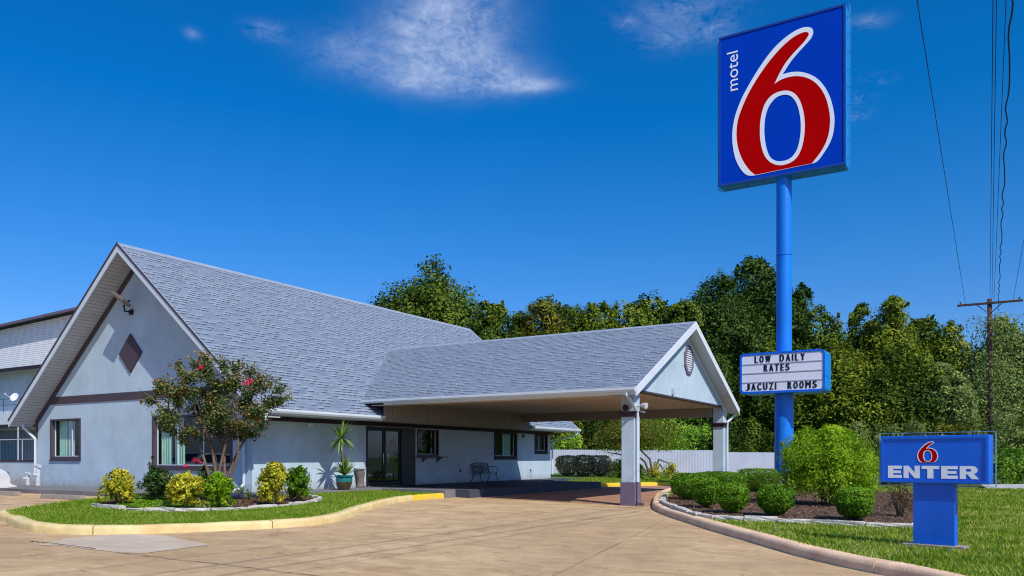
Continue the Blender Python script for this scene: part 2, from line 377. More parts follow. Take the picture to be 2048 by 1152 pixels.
L['dark'] = leaf_mat('leaf_dark', [(0, (0.012, 0.034, 0.006)), (0.5, (0.038, 0.085, 0.012)), (1, (0.13, 0.2, 0.025))])
L['yel'] = leaf_mat('leaf_yellowgreen', [(0, (0.035, 0.075, 0.007)), (0.4, (0.105, 0.165, 0.012)), (0.8, (0.25, 0.29, 0.018)), (1, (0.36, 0.34, 0.025))])
L['oliv'] = leaf_mat('leaf_olive', [(0, (0.04, 0.06, 0.01)), (0.4, (0.11, 0.14, 0.014)), (0.8, (0.23, 0.23, 0.025)), (1, (0.32, 0.19, 0.03))])
L['vine'] = leaf_mat('leaf_vine', [(0, (0.06, 0.1, 0.02)), (0.5, (0.16, 0.22, 0.05)), (1, (0.34, 0.4, 0.12))])
L['light'] = leaf_mat('leaf_light', [(0, (0.068, 0.165, 0.018)), (.5, (0.165, 0.330, 0.027)), (1, (0.360, 0.510, 0.045))])
L['hedge'] = leaf_mat('leaf_hedge', [(0, (0.035, 0.095, 0.004)), (0.5, (0.105, 0.24, 0.01)), (1, (0.26, 0.44, 0.024))])
L['bright'] = leaf_mat('leaf_bright', [(0, (0.05, 0.13, 0.004)), (0.5, (0.19, 0.36, 0.008)), (1, (0.46, 0.6, 0.03))])
L['eudark'] = leaf_mat('leaf_euonymus', [(0, (0.016, 0.046, 0.013)), (.6, (0.052, 0.111, 0.026)), (.86, (0.117, 0.156, 0.039)), (1, (0.650, 0.585, 0.104))], nscale=3, namt=.1)
L['gold'] = leaf_mat('leaf_gold', [(0, (0.06, 0.11, 0.01)), (0.25, (0.17, 0.23, 0.02)), (0.5, (0.5, 0.46, 0.025)), (1, (0.85, 0.68, 0.06))], nscale=4, namt=.12)
L['myrtle'] = leaf_mat('leaf_myrtle', [(0, (0.03, 0.065, 0.018)), (0.4, (0.1, 0.155, 0.045)), (0.7, (0.21, 0.2, 0.06)), (1, (0.42, 0.17, 0.05))], nscale=1.6, namt=.22)
L['brown'] = leaf_mat('leaf_dry', [(0, (0.084, 0.054, 0.030)), (.5, (0.180, 0.108, 0.054)), (.8, (0.120, 0.144, 0.048)), (1, (0.264, 0.192, 0.120))], nscale=4)
L['grey'] = leaf_mat('leaf_grey', [(0, (.08, .09, .03)), (.5, (.25, .25, .10)), (1, (.60, .58, .34))], nscale=2)
L['palm'] = leaf_mat('leaf_palm', [(0, (0.036, 0.108, 0.014)), (.5, (0.120, 0.252, 0.030)), (1, (0.288, 0.432, 0.084))], nscale=4, rough=.35)
L['grass'] = leaf_mat('grass_blade', [(0, (0.08, 0.16, 0.01)), (0.45, (0.19, 0.32, 0.018)), (0.8, (0.32, 0.44, 0.035)), (1, (0.52, 0.5, 0.13))], nscale=.8, namt=.2, trans=.35)
L['grassr'] = leaf_mat('grass_blade_worn', [(0, (0.09, 0.16, 0.01)), (0.4, (0.21, 0.31, 0.018)), (0.75, (0.36, 0.43, 0.04)), (1, (0.6, 0.52, 0.2))], nscale=.9, namt=.34, trans=.35)
L['litter'] = leaf_mat('bark_chips', [(0, (.05, .028, .018)), (.5, (.14, .08, .05)), (1, (.32, .22, .14))], nscale=2, trans=0)

def glass_mat(name, tint=(.72, .80, .77), trans=.72, refl=1.0):
    m = bpy.data.materials.new(name); m.use_nodes = True; t = NT(m.node_tree); m.node_tree.nodes.clear()
    tb = t.n('ShaderNodeBsdfTransparent'); tb.inputs[0].default_value = (*tint, 1)
    gl = t.n('ShaderNodeBsdfGlossy'); gl.inputs['Roughness'].default_value = .015
    co = t.n('ShaderNodeTexCoord').outputs['Object']
    gl.inputs[0].default_value = (.8, .9, .95, 1)
    b = t.n('ShaderNodeBump'); b.inputs['Strength'].default_value = .06; b.inputs['Distance'].default_value = .02
    t.l(t.noise(co, .9, 2, .5), b.inputs['Height']); t.l(b.outputs[0], gl.inputs['Normal'])
    fr = t.n('ShaderNodeLayerWeight'); fr.inputs[0].default_value = .5
    f = t.m('ADD', t.m('MULTIPLY', t.m('POWER', fr.outputs[1], 4.0), .75*refl), .07*refl, clamp=True)
    mx = t.n('ShaderNodeMixShader'); t.l(f, mx.inputs[0]); t.l(tb.outputs[0], mx.inputs[1]); t.l(gl.outputs[0], mx.inputs[2])
    o = t.n('ShaderNodeOutputMaterial'); t.l(mx.outputs[0], o.inputs[0]); return m
M['glass'] = glass_mat('window_glass'); M['doorglass'] = glass_mat('door_glass', (.22, .22, .2), refl=1.7)

# ------------------------------------------------------------------ ground
def sheet(name, poly, dz, m, kind='structure', edge=0.0, extra=0.4):
    """polygon draped on the lot's fall, dz above it; edge gives it sides"""
    bm = bmesh.new()
    vs = [bm.verts.new((x, y, 0)) for x, y in poly]
    es = [bm.edges.new((vs[i], vs[(i+1) % len(vs)])) for i in range(len(vs))]
    bmesh.ops.triangle_fill(bm, edges=es, use_beauty=True)
    xs = [p[0] for p in poly]; ys = [p[1] for p in poly]
    for ax, br in ((0, [g[0] for g in GX]), (1, [g[0] for g in GY])):
        for c in br:
            if (min(xs), min(ys))[ax] < c < (max(xs), max(ys))[ax]:
                co = [0, 0, 0]; co[ax] = c; no = [0, 0, 0]; no[ax] = 1
                bmesh.ops.bisect_plane(bm, geom=bm.verts[:]+bm.edges[:]+bm.faces[:], plane_co=co, plane_no=no)
    for v in bm.verts: v.co.z = G(v.co.x, v.co.y)+dz
    for f in bm.faces:
        f.normal_update()
        if f.normal.z < 0: f.normal_flip()
    if edge:
        be = [e for e in bm.edges if e.is_boundary]
        r = bmesh.ops.extrude_edge_only(bm, edges=be)
        for v in r['geom']:
            if isinstance(v, bmesh.types.BMVert): v.co.z -= edge
        bmesh.ops.recalc_face_normals(bm, faces=bm.faces)
    me = bpy.data.meshes.new(name); bm.to_mesh(me); bm.free(); me.materials.append(m)
    o = bpy.data.objects.new(name, me); COL.objects.link(o)
    if kind: o['kind'] = kind
    return o
sheet('ground', [(-3500, -3500), (3500, -3500), (3500, 3500), (-3500, 3500)], -.03, M['field'])
sheet('parking_lot', [(-75, -20), (50, -20), (50, 9), (20, 20), (-3, 37), (-6, 43), (-13, 41.5), (-20, 60), (-75, 60)], 0.0, M['lot'])
sheet('driveway', [(-15.15, 22.9), (-9.3, 22.9), (-9.0, 25), (-11, 31.0), (-11.5, 35), (-13, 38), (-15.7, 34.3), (-15.15, 33)], .004, M['lot_red'])

def sweep(name, pts, w, h, m, dz=0.0, round_=.05, closed=False, label=None, kind='structure', wob=0.0, seg=3.0, raw=False):
    """kerb: rounded profile swept along ground polyline"""
    P = list(pts) if raw else catmull(pts, 8, closed)
    if not closed and seg:
        cuts = [0]; acc = 0
        for i in range(1, len(P)):
            acc += np.linalg.norm(P[i]-P[i-1])
            if acc > seg: cuts.append(i); acc = 0
        cuts.append(len(P)-1)
        if len(cuts) > 2:
            for a_, b_ in zip(cuts[:-1], cuts[1:]):
                q = [np.array(v) for v in P[a_:b_+1]]
                if len(q) < 2: continue
                t_ = q[1]-q[0]; q[0] = q[0]+t_/np.linalg.norm(t_)*.012
                sweep(name, q, w, h, m, dz, round_, False, label, kind, wob, seg=0, raw=True)
            return None
    prof = [(-w/2, -.05), (-w/2, h-round_), (-w/2+round_*.3, h-round_*.3), (-w/2+round_, h), (w/2-round_, h), (w/2-round_*.3, h-round_*.3), (w/2, h-round_), (w/2, -.05)]
    mb = MB(); n = len(P); vs = []
    for i, p in enumerate(P):
        a = P[(i-1) % n] if (closed or i > 0) else P[i]; b = P[(i+1) % n] if (closed or i < n-1) else P[i]
        t = b-a; t /= (np.linalg.norm(t)+1e-9); nrm = np.array([-t[1], t[0]])
        z0 = G(p[0], p[1])+dz; ww = 1+wob*math.sin(i*1.7)*.5
        for (o, z) in prof: vs.append((p[0]+nrm[0]*o*ww, p[1]+nrm[1]*o*ww, z0+z+wob*.03*math.sin(i*.9)))
    k = len(prof); N = n if closed else n-1
    fs = [(i*k+j, i*k+j+1, ((i+1) % n)*k+j+1, ((i+1) % n)*k+j) for i in range(N) for j in range(k-1)]
    if not closed: fs += [tuple(range(k)), tuple((n-1)*k+j for j in reversed(range(k)))]
    mb.add(vs, fs); o = mb.build(name, m, smooth=False); smooth_angle(o, 50)
    if kind: o['kind'] = kind
    return o
# left island
isl = [(-17.1, 8.75), (-15.4, 8.3), (-14.24, 8.55), (-13.5, 9.4), (-12.95, 10.5), (-12.5, 11.9), (-12.75, 13.3), (-14.35, 16.1), (-15.6, 18.7), (-16.05, 20.2)]
islb = [(-17.1, 8.75), (-18.6, 9.3), (-19.9, 10.9), (-21.0, 13.0), (-22.3, 15.0)]
sweep('kerb', isl, .30, .16, M['kerb_yellow'], round_=.06, wob=.12)
sweep('kerb', [(-16.05, 20.2), (-16.12, 21.0), (-16.1, 22.0)], .28, .16, M['kerb_bright'], round_=.06)
sweep('kerb', islb, .24, .14, M['kerb_yellow'], round_=.05, wob=.1)
lawnL = isl + [(-16.1, 22.0), (-18.72, 22.0), (-18.72, 15.22), (-22.3, 15.22)] + islb[::-1][1:-1]
sheet('lawn', lawnL, .10, M['turf'])
bedL = [(-18.3, 11.3), (-17.2, 11.25), (-16.2, 11.5), (-15.6, 12.3), (-15.5, 13.7), (-15.7, 15.0), (-16.4, 16.4), (-17.3, 17.3), (-18.7, 17.8), (-18.7, 15.22), (-21.6, 15.22), (-20.9, 13.6), (-19.6, 12.0)]
sheet('planting_bed', bedL, .125, M['mulch'])
# right island
krb = [(-11.75, 35.5), (-11.6, 32.2), (-10.7, 28.6), (-9.55, 25.2), (-7.95, 21.3), (-5.4, 17.3), (-3.75, 15.0), (-2.6, 13.4), (-1.65, 12.35), (-.75, 11.55), (.1, 10.4), (1.6, 8.6), (5, 6.6), (20, 5.0), (45, 4.0)]
sweep('kerb', krb, .34, .17, M['kerb_pink'], round_=.09, wob=.08)
pq = [pxd(x, d) for x, d in ((3300, 36.8), (1990, 36.8), (1700, 39.5))]
lawnR = krb + [(60, 3.5)] + [tuple(map(float, q)) for q in pq] + [(-10.5, 38.0)]
sheet('lawn', lawnR, .13, M['turf'])
bedR = [(-11.2, 34.5), (-11.1, 32.0), (-10.2, 28.6), (-8.95, 24.2), (-8.0, 21.9), (-5.9, 18.4), (-5.1, 17.8), (-3.6, 18.1), (-2.6, 18.1), (-1.7, 18.2), (-1.3, 19.0), (-1.2, 24), (-1.2, 33.5), (-5, 36.5), (-9.5, 36.8)]
sheet('planting_bed', bedR, .155, M['mulch'])
sheet('path', [tuple(map(float, pxd(x, d))) for x, d in ((1975, 37.0), (3300, 37.0), (3300, 42.5), (1960, 42.5))], .12, M['pathc'])
# back island
kb = [(-16.6, 33.3), (-15.75, 34.4), (-15.5, 35.6), (-14.6, 37.2), (-13.6, 38.2), (-11, 39.2), (-8, 40.5)]
sweep('kerb', kb, .30, .16, M['kerb_bright'], round_=.05)
sheet('lawn', kb + [(-4, 52), (-14, 58), (-28, 52), (-20.5, 38.0), (-18.7, 34.0)], .11, M['turf'])
sheet('planting_bed', [(-19.4, 38.2), (-17.0, 39.0), (-16.5, 41.5), (-20, 41.5)], .125, M['redmulch'])
sweep('kerb', [(-15.2, 42.2), (-12, 42.6), (-8, 44.0)], .16, .10, M['white'], dz=.1, round_=.03)
# walkways
def solid(name, poly, ztop, m, h=.3):
    mb = MB(); mb.prism(poly, 'z', ztop-h, ztop); o = mb.build(name, m, bevel=.012); o['kind'] = 'structure'; return o
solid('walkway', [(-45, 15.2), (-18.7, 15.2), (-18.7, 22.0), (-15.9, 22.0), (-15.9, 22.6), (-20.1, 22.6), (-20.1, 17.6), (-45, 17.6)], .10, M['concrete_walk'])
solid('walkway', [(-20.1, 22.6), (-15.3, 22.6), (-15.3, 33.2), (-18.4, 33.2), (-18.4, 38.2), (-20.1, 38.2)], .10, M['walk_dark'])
# concrete slab joints, patch, parking stripes
def strip(name, p, q, w, m, dz, n=24, jit=0.0, seed=0):
    rr = random.Random(seed); mb = MB(); a = np.array(p[:2]); b = np.array(q[:2]); t = (b-a)/np.linalg.norm(b-a); nn_ = np.array([-t[1], t[0]])
    v = []; off = 0
    for i in range(n+1):
        off = off*.8+rr.uniform(-jit, jit); c = a+(b-a)*i/n+nn_*off; ww = w*(rr.uniform(.5, 1.5) if jit else 1)
        for s in (-1, 1): v.append((*(c+nn_*s*ww/2), G(*c)+dz))
    mb.add(v, [(2*i, 2*i+1, 2*i+3, 2*i+2) for i in range(n)])
    o = mb.build(name, m, fix=False); o['kind'] = 'structure'; return o
pt = [pg(*q) for q in ((75, 1092), (130, 1078), (250, 1067), (330, 1072), (420, 1090), (290, 1107), (240, 1106), (110, 1090))]
pt = [(float(q[0]), float(q[1])) for q in pt]
sheet('concrete_patch', pt, .006, M['lot_grey'])
k = 0
for a, b, jw in (((-10, 1120), (190, 1098), .012), ((235, 1106), (430, 1128), .02), ((430, 1128), (660, 1156), .016), ((1330, 1040), (1090, 1160), .006), ((660, 1075), (1120, 1018), .005), ((60, 1083), (110, 1088), .03), ((110, 1088), (190, 1098), .03),
                 ((380, 1066), (650, 1056), .008), ((-5, 1053), (25, 1050), .02)):
    strip('pavement_joint', pg(*a), pg(*b), jw, M['joint'], .009, jit=.012, seed=k); k += 1
for a, b in (((-40, 1011), (205, 1001)), ((-40, 1030), (85, 1018))):
    strip('parking_stripe', pg(*a), pg(*b), .09, M['stripe'], .010)

# ------------------------------------------------------------------ leaves
def leaf_mesh(name, P, N, size, m, parent=None, asp=.55, rnd=None, updir=None, sj=.35):
    """one diamond-shaped leaf (or leaf spray) per point, facing N"""
    n = len(P); N = N/(np.linalg.norm(N, axis=1, keepdims=True)+1e-9)
    if updir is None: T = RNG.normal(size=(n, 3))
    else: T = updir + RNG.normal(size=(n, 3))*.25
    T -= N*np.sum(T*N, axis=1, keepdims=True); T /= (np.linalg.norm(T, axis=1, keepdims=True)+1e-9)
    B = np.cross(N, T); s = size*(1+sj*RNG.uniform(-1, 1, (n, 1)))
    V = np.empty((n, 4, 3)); V[:, 0] = P-T*s*.5; V[:, 1] = P+B*s*asp*.5+N*s*.06; V[:, 2] = P+T*s*.5; V[:, 3] = P-B*s*asp*.5+N*s*.06
    me = bpy.data.meshes.new(name); me.vertices.add(n*4); me.vertices.foreach_set('co', V.ravel())
    me.loops.add(n*4); me.loops.foreach_set('vertex_index', np.arange(n*4, dtype=np.int32))
    me.polygons.add(n); me.polygons.foreach_set('loop_start', np.arange(n, dtype=np.int32)*4)
    try: me.polygons.foreach_set('loop_total', np.full(n, 4, dtype=np.int32))
    except Exception: pass
    me.update(calc_edges=True)
    at = me.attributes.new('rnd', 'FLOAT', 'FACE')
    at.data.foreach_set('value', (RNG.uniform(0, 1, n) if rnd is None else np.clip(rnd, 0, 1)).astype(np.float32))
    me.materials.append(m); o = bpy.data.objects.new(name, me); COL.objects.link(o)
    if parent: o.parent = parent
    return o
def dirs(n):
    d = RNG.normal(size=(n, 3)); return d/np.linalg.norm(d, axis=1, keepdims=True)
def crown_points(n, rx, ry, zb, zt, lobes, sub=26, seed=0, lobr=.36, fill=.18, droop=0.0, top=1.0, shoots=16, shl=.17):
    """crown built of lobes, each lobe of leaf sprays; z from zb to zt about the origin"""
    rg = np.random.default_rng(seed); h = (zt-zb)/2; zc = (zt+zb)/2
    u = rg.normal(size=(lobes, 3)); u /= np.linalg.norm(u, axis=1, keepdims=True); u[:, 2] = np.where(u[:, 2] < -.5, -u[:, 2]*.6, u[:, 2])
    rad = rg.uniform(.45, .74, (lobes, 1)); taper = 1-.25*np.clip(u[:, 2:3], 0, 1)*(2-top)
    Lc = u*rad*np.array([rx, ry, h])*np.concatenate([taper, taper, np.ones_like(taper)], 1)
    Lr = lobr*min(rx, ry)*rg.uniform(.62, 1.25, lobes)
    k = rg.integers(0, lobes, lobes*sub); d = rg.normal(size=(lobes*sub, 3)); d[:, 2] += .25; d /= np.linalg.norm(d, axis=1, keepdims=True)
    S = Lc[k]+d*Lr[k][:, None]*rg.uniform(.62, 1.15, (lobes*sub, 1))
    j = rg.integers(0, len(S), n); e = np.clip(rg.normal(size=(n, 3)), -1.7, 1.7); sr = Lr[k[j]][:, None]*.23
    P = S[j]+e*sr*np.array([1, 1, .75]); N = d[j]*1.0+rg.normal(size=(n, 3))*.42+np.array([0, 0, .30])
    tone = rg.uniform(0, 1, len(S))[j]*.45+rg.uniform(0, 1, n)*.55
    nf = int(n*fill); P[:nf] = P[:nf]*rg.uniform(.3, .95, (nf, 1))
    for ax, ext in ((0, rx), (1, ry)):
        P[:, ax] *= ext/np.percentile(np.abs(P[:, ax]), 96.5)
    lo, hi = np.percentile(P[:, 2], 1.5), np.percentile(P[:, 2], 98.8); P[:, 2] = (P[:, 2]-lo)/(hi-lo)*2*h-h
    for ax, ext in ((0, rx), (1, ry), (2, h)):
        q = P[:, ax]/ext; P[:, ax] = np.sign(q)*np.where(np.abs(q) > .9, .9+(np.abs(q)-.9)*.5, np.abs(q))*ext
    zn = np.clip(P[:, 2]/h, 0, 1.05); k_ = np.sqrt(np.clip(1-.68*zn**3.2, .1, 1)); P[:, 0] *= k_; P[:, 1] *= k_
    # leaders that stand proud of the crown
    if shoots:
        m = max(8, int(n*.06/shoots)); q = []; qn = []
        up = np.where(P[:, 2] > .1*h)[0]; r_ = np.hypot(P[:, 0]/rx, P[:, 1]/ry)**2+(P[:, 2]/h)**2; up = up[r_[up] > .6]
        for i_ in range(shoots if len(up) else 0):
            b_ = P[rg.choice(up)]; dv = np.array([b_[0]/rx*.6, b_[1]/ry*.6, 1.])+rg.normal(size=3)*.25; dv /= np.linalg.norm(dv); t_ = rg.uniform(0, 1, (m, 1)); ll = shl*min(rx, h)*rg.uniform(.5, 1.2)
            q.append(b_+dv*t_*ll+rg.normal(size=(m, 3))*ll*.13*(1.1-t_)); qn.append(rg.normal(size=(m, 3))+np.array([0, 0, .4]))
        if q: P = np.vstack([P]+q); N = np.vstack([N]+qn); tone = np.concatenate([tone, rg.uniform(.3, 1, len(P)-len(tone))])
    P[:, 2] += zc; return P, N, tone
def trunk_mb(h, r, limbs, spread, seed, lean=(0, 0), start=.35):
    rg = random.Random(seed); mb = MB(); pts = []
    for i in range(7):
        t = i/6; pts.append((lean[0]*t*h+rg.uniform(-.02, .02)*h*t, lean[1]*t*h+rg.uniform(-.02, .02)*h*t, t*h))
    mb.tube(pts, [r*(1.25 if i == 0 else 1-.7*i/6) for i in range(7)], 8)
    for i in range(limbs):
        a = 2*math.pi*i/limbs+rg.uniform(-.4, .4); t = rg.uniform(start, .85); b = Vector(pts[int(t*6)])
        ln = spread*rg.uniform(.6, 1.0); q = [b]
        for k in range(1, 5): q.append(b+Vector((math.cos(a)*ln*k/4, math.sin(a)*ln*k/4, ln*.75*k/4+rg.uniform(-.05, .05)*ln)))
        mb.tube(q, [r*.42, r*.34, r*.25, r*.16, r*.06], 6)
    return mb
def tree(px, d, ytop, wpx, zb, leafm, label, n=15000, lobes=20, seed=0, size=.30, group='trees behind the motel', name='tree', cat='tree', top=1.0, lobr=.36, dy=1.0, barkm='bark', fill=.18):
    x, y = pxd(px, d); g = G(x, y)-.03; zt = EYE+(HY-ytop)*d/FPX-g; rx = wpx/2*d/FPX
    root = empty(name, (x, y, g), 0, label, cat, group)
    trunk_mb(zt*.78, max(.12, zt*.018), 7, rx*.75, seed).build('trunk', M[barkm], root, smooth=True)
    P, N, tn = crown_points(n, rx, rx*dy, zb, zt, lobes, seed=seed, top=top, lobr=lobr, fill=fill)
    leaf_mesh('crown', P, N, size, L[leafm], root, rnd=tn, sj=.5)
    return root
def bush(loc, rx, ry, zb, zt, leafm, label, n, size, seed, cat='bush', group=None, name='bush', lobes=12, stems=6, asp=.5, boxy=0.0, barkm='barkpale', fill=.3, up=None):
    """shrub: stems from the ground and a leafy crown"""
    root = empty(name, loc, 0, label, cat, group); rg = random.Random(seed); mb = MB()
    for i in range(stems):
        a = 2*math.pi*i/stems+rg.uniform(-.3, .3); q = []
        for k in range(4): t = k/3; q.append((math.cos(a)*rx*(.08+.5*t**1.3), math.sin(a)*ry*(.08+.5*t**1.3), -.03+(zb+(zt-zb)*.75)*t))
        mb.tube(q, [.018*max(.6, zt), .013*max(.6, zt), .009, .004], 5)
    mb.build('stem', M[barkm], root, smooth=True)
    if boxy:
        rgn = np.random.default_rng(seed); d = rgn.normal(size=(n, 3)); d /= np.linalg.norm(d, axis=1, keepdims=True)
        p = boxy; q = d/(np.sum(np.abs(d)**p, axis=1, keepdims=True)**(1/p))
        sh = rgn.uniform(.86, 1.03, (n, 1))+.035*np.sin(d[:, :1]*9+seed)*np.cos(d[:, 1:2]*8)+.03*np.sin(d[:, 2:3]*11+seed*2); nf = int(n*.15); sh[:nf] *= rgn.uniform(.5, 1, (nf, 1))
        P = q*sh*np.array([rx, ry, (zt-zb)/2]); taper = 1-.30*np.clip(-q[:, 2:3]*1.05, 0, 1)**1.3; P[:, :2] *= taper; P[:, 2] += (zt+zb)/2
        N = np.sign(q)*np.abs(q)**(p-1)+rgn.normal(size=(n, 3))*.5; tn = rgn.uniform(0, 1, n)*.75+.25*np.clip(q[:, 2], 0, 1)*rgn.uniform(0, 1, n)
    else: P, N, tn = crown_points(n, rx, ry, zb, zt, lobes, sub=14, seed=seed, lobr=.40, fill=fill)
    leaf_mesh('foliage', P, N, size, L[leafm], root, asp=asp, rnd=tn, updir=up)
    return root

def grass(name, poly, n, h, m, dz, label, holes=()):
    P = np.array(poly); lo = P.min(0); hi = P.max(0)
    def inside(q, pl):
        r = np.zeros(len(q), bool); pl = np.array(pl); j = len(pl)-1
        for i in range(len(pl)):
            xi, yi = pl[i]; xj, yj = pl[j]
            c = ((yi > q[:, 1]) != (yj > q[:, 1])) & (q[:, 0] < (xj-xi)*(q[:, 1]-yi)/(yj-yi+1e-12)+xi); r ^= c; j = i
        return r
    pts = np.zeros((0, 2))
    while len(pts) < n:
        q = RNG.uniform(lo, hi, (n*3, 2)); dist = np.linalg.norm(q, axis=1)
        keep = inside(q, poly) & (RNG.uniform(0, 1, len(q)) < np.clip((14/dist)**1.6, 0, 1))
        for hl in holes: keep &= ~inside(q, hl)
        pts = np.vstack([pts, q[keep]])
    pts = pts[:n]; z = np.interp(pts[:, 0], *zip(*GX))+np.interp(pts[:, 1], *zip(*GY))+dz
    hh = h*RNG.uniform(.5, 1.3, n)*(1+np.clip(np.linalg.norm(pts, axis=1)/40, 0, .6)); a = RNG.uniform(0, 6.28, n); w = .0065*(1+np.linalg.norm(pts, axis=1)/14)
    B = np.stack([pts[:, 0], pts[:, 1], z-.01], 1); s = np.stack([np.cos(a)*w, np.sin(a)*w, 0*a], 1)
    lean = RNG.normal(size=(n, 2))*.45*hh[:, None]
    V = np.empty((n, 3, 3)); V[:, 0] = B-s; V[:, 1] = B+s; V[:, 2] = B+np.stack([lean[:, 0], lean[:, 1], hh], 1)
    me = bpy.data.meshes.new(name); me.vertices.add(n*3); me.vertices.foreach_set('co', V.ravel()); me.loops.add(n*3)
    me.loops.foreach_set('vertex_index', np.arange(n*3, dtype=np.int32)); me.polygons.add(n); me.polygons.foreach_set('loop_start', np.arange(n, dtype=np.int32)*3)
    try: me.polygons.foreach_set('loop_total', np.full(n, 3, dtype=np.int32))
    except Exception: pass
    me.update(calc_edges=True); at = me.attributes.new('rnd', 'FLOAT', 'FACE'); at.data.foreach_set('value', RNG.uniform(0, 1, n).astype(np.float32))
    me.materials.append(m); o = bpy.data.objects.new(name, me); COL.objects.link(o); tag(o, label, 'grass', kind='stuff'); return o
grass('grass', lawnL, 90000, .055, L['grass'], .10, 'bright green mown grass on the left island inside the yellow kerb', holes=[bedL])
gr_poly = krb[2:] + [tuple(map(float, pxd(2900, 15))), tuple(map(float, pxd(2500, 36.5))), tuple(map(float, pxd(1900, 36.5)))] + [(-10.5, 37.5)]
grass('grass', gr_poly, 260000, .05, L['grassr'], .13, 'mown lawn with a few dry patches round the entrance sign', holes=[bedR])
grass('grass', kb + [(-8, 46), (-18.5, 44.5), (-19.5, 37.9), (-17.5, 34.5)], 20000, .07, L['grass'], .11, 'strip of green grass behind the canopy')
def chips(name, poly, n, dz, size, label, m='litter'):
    P = np.array(poly); lo = P.min(0); hi = P.max(0); q = RNG.uniform(lo, hi, (n*3, 2)); r = np.zeros(len(q), bool); pl = P; j = len(pl)-1
    for i in range(len(pl)):
        xi, yi = pl[i]; xj, yj = pl[j]; r ^= ((yi > q[:, 1]) != (yj > q[:, 1])) & (q[:, 0] < (xj-xi)*(q[:, 1]-yi)/(yj-yi+1e-12)+xi); j = i
    q = q[r][:n]; z = np.interp(q[:, 0], *zip(*GX))+dz+RNG.uniform(0, .02, len(q))
    N = RNG.normal(size=(len(q), 3))*.4; N[:, 2] = 1
    o = leaf_mesh(name, np.column_stack([q, z]), N, size, L[m], asp=.4); tag(o, label, 'ground cover', kind='stuff'); return o
chips('bark_chips', bedR, 26000, .16, .06, 'brown bark mulch chips in the right bed')
chips('bark_chips', bedL, 9000, .13, .06, 'brown bark mulch chips in the left bed')
chips('ground_cover', [(-18.2, 11.5), (-16.4, 11.7), (-15.8, 13.2), (-18.6, 14.2), (-20.6, 13.8)], 7000, .15, .07, 'low green ground cover at the front of the left bed', 'hedge')

# ------------------------------------------------------------------ motel building
bld = empty('motel_building', (-26, 26, 0), 0, 'pale blue stucco motel office with steep grey gabled roof and drive-through canopy', 'building')
BO = Vector((-26, 26, 0))
def part(mb, name, m, parent=bld, **kw):
    """parts are modelled in world metres and hung under the building's base"""
    o = mb.build(name, m, None, **kw)
    o.parent = parent
    o.matrix_parent_inverse = Matrix.Translation(-BO) if parent is bld else Matrix.Identity(4)
    if parent is not bld:
        o.matrix_parent_inverse = Matrix.Identity(4)
    return o
XW, YG, XL, YB = -20.2, 17.5, -32.66, 37.45   # facade, front gable, left wall, rear wall
RX, RZ, SL = -25.95, 8.60, 0.8405             # ridge x, ridge height, roof slope
EXR, EXL, YF, YR = -18.93, -33.0, 16.65, 38.3 # eaves and rakes
def rz(x, off=0.0): return RZ-SL*abs(x-RX)-off
def wall_cells(mb, ax, a, b, u0, u1, z0, z1, holes):
    us = sorted({u0, u1, *[h[0] for h in holes], *[h[1] for h in holes]}); zs = sorted({z0, z1, *[h[2] for h in holes], *[h[3] for h in holes]})
    def full(i, j):
        if i < 0 or j < 0 or i >= len(us)-1 or j >= len(zs)-1: return False
        cu = (us[i]+us[i+1])/2; cz = (zs[j]+zs[j+1])/2
        return not any(h[0] < cu < h[1] and h[2] < cz < h[3] for h in holes)
    def P(u, t, z): return (t, u, z) if ax == 'x' else (u, t, z)
    for i in range(len(us)-1):
        for j in range(len(zs)-1):
            if not full(i, j): continue
            U0, U1, Z0, Z1 = us[i], us[i+1], zs[j], zs[j+1]
            mb.add([P(U0, a, Z0), P(U1, a, Z0), P(U1, a, Z1), P(U0, a, Z1)], [(0, 1, 2, 3)])
            mb.add([P(U0, b, Z0), P(U1, b, Z0), P(U1, b, Z1), P(U0, b, Z1)], [(0, 1, 2, 3)])
            if not full(i-1, j): mb.add([P(U0, a, Z0), P(U0, b, Z0), P(U0, b, Z1), P(U0, a, Z1)], [(0, 1, 2, 3)])
            if not full(i+1, j): mb.add([P(U1, a, Z0), P(U1, b, Z0), P(U1, b, Z1), P(U1, a, Z1)], [(0, 1, 2, 3)])
            if not full(i, j-1): mb.add([P(U0, a, Z0), P(U1, a, Z0), P(U1, b, Z0), P(U0, b, Z0)], [(0, 1, 2, 3)])
            if not full(i, j+1): mb.add([P(U0, a, Z1), P(U1, a, Z1), P(U1, b, Z1), P(U0, b, Z1)], [(0, 1, 2, 3)])
gw = [(-31.67, -29.61, 1.12, 2.69), (-25.27, -21.12, .81, 2.65)]
fw = [(22.88, 25.85, .10, 2.38), (25.98, 27.45, 1.26, 2.36), (31.84, 33.96, 1.15, 2.40), (35.72, 37.1, 1.44, 2.40)]
mb = MB(); wall_cells(mb, 'y', YG, YG+.2, XL, XW, .08, 2.695, gw)
zl, zr = rz(XL, .25), rz(XW, .25)
mb.prism([(XL, 2.695), (XW, 2.695), (XW, rz(XW, .30)), (RX, RZ-.30), (XL+.02, 2.697)], 'y', YG, YG+.2)
part(mb, 'wall', M['stucco'], fix=False)
mb = MB(); wall_cells(mb, 'x', XW, XW-.2, YG+.2, YB, .08, 2.72, fw); part(mb, 'wall', M['stucco'], fix=False)
mb = MB(); mb.box(XL, XL+.2, YG+.2, YB, .05, 2.66); mb.box(XL+.2, XW-.2, YB-.2, YB, .05, 2.9)
mb.prism([(XL+.4, 2.9), (XW-.2, 2.9), (RX, RZ-.3)], 'y', YB-.2, YB-.02); part(mb, 'wall', M['stucco'])
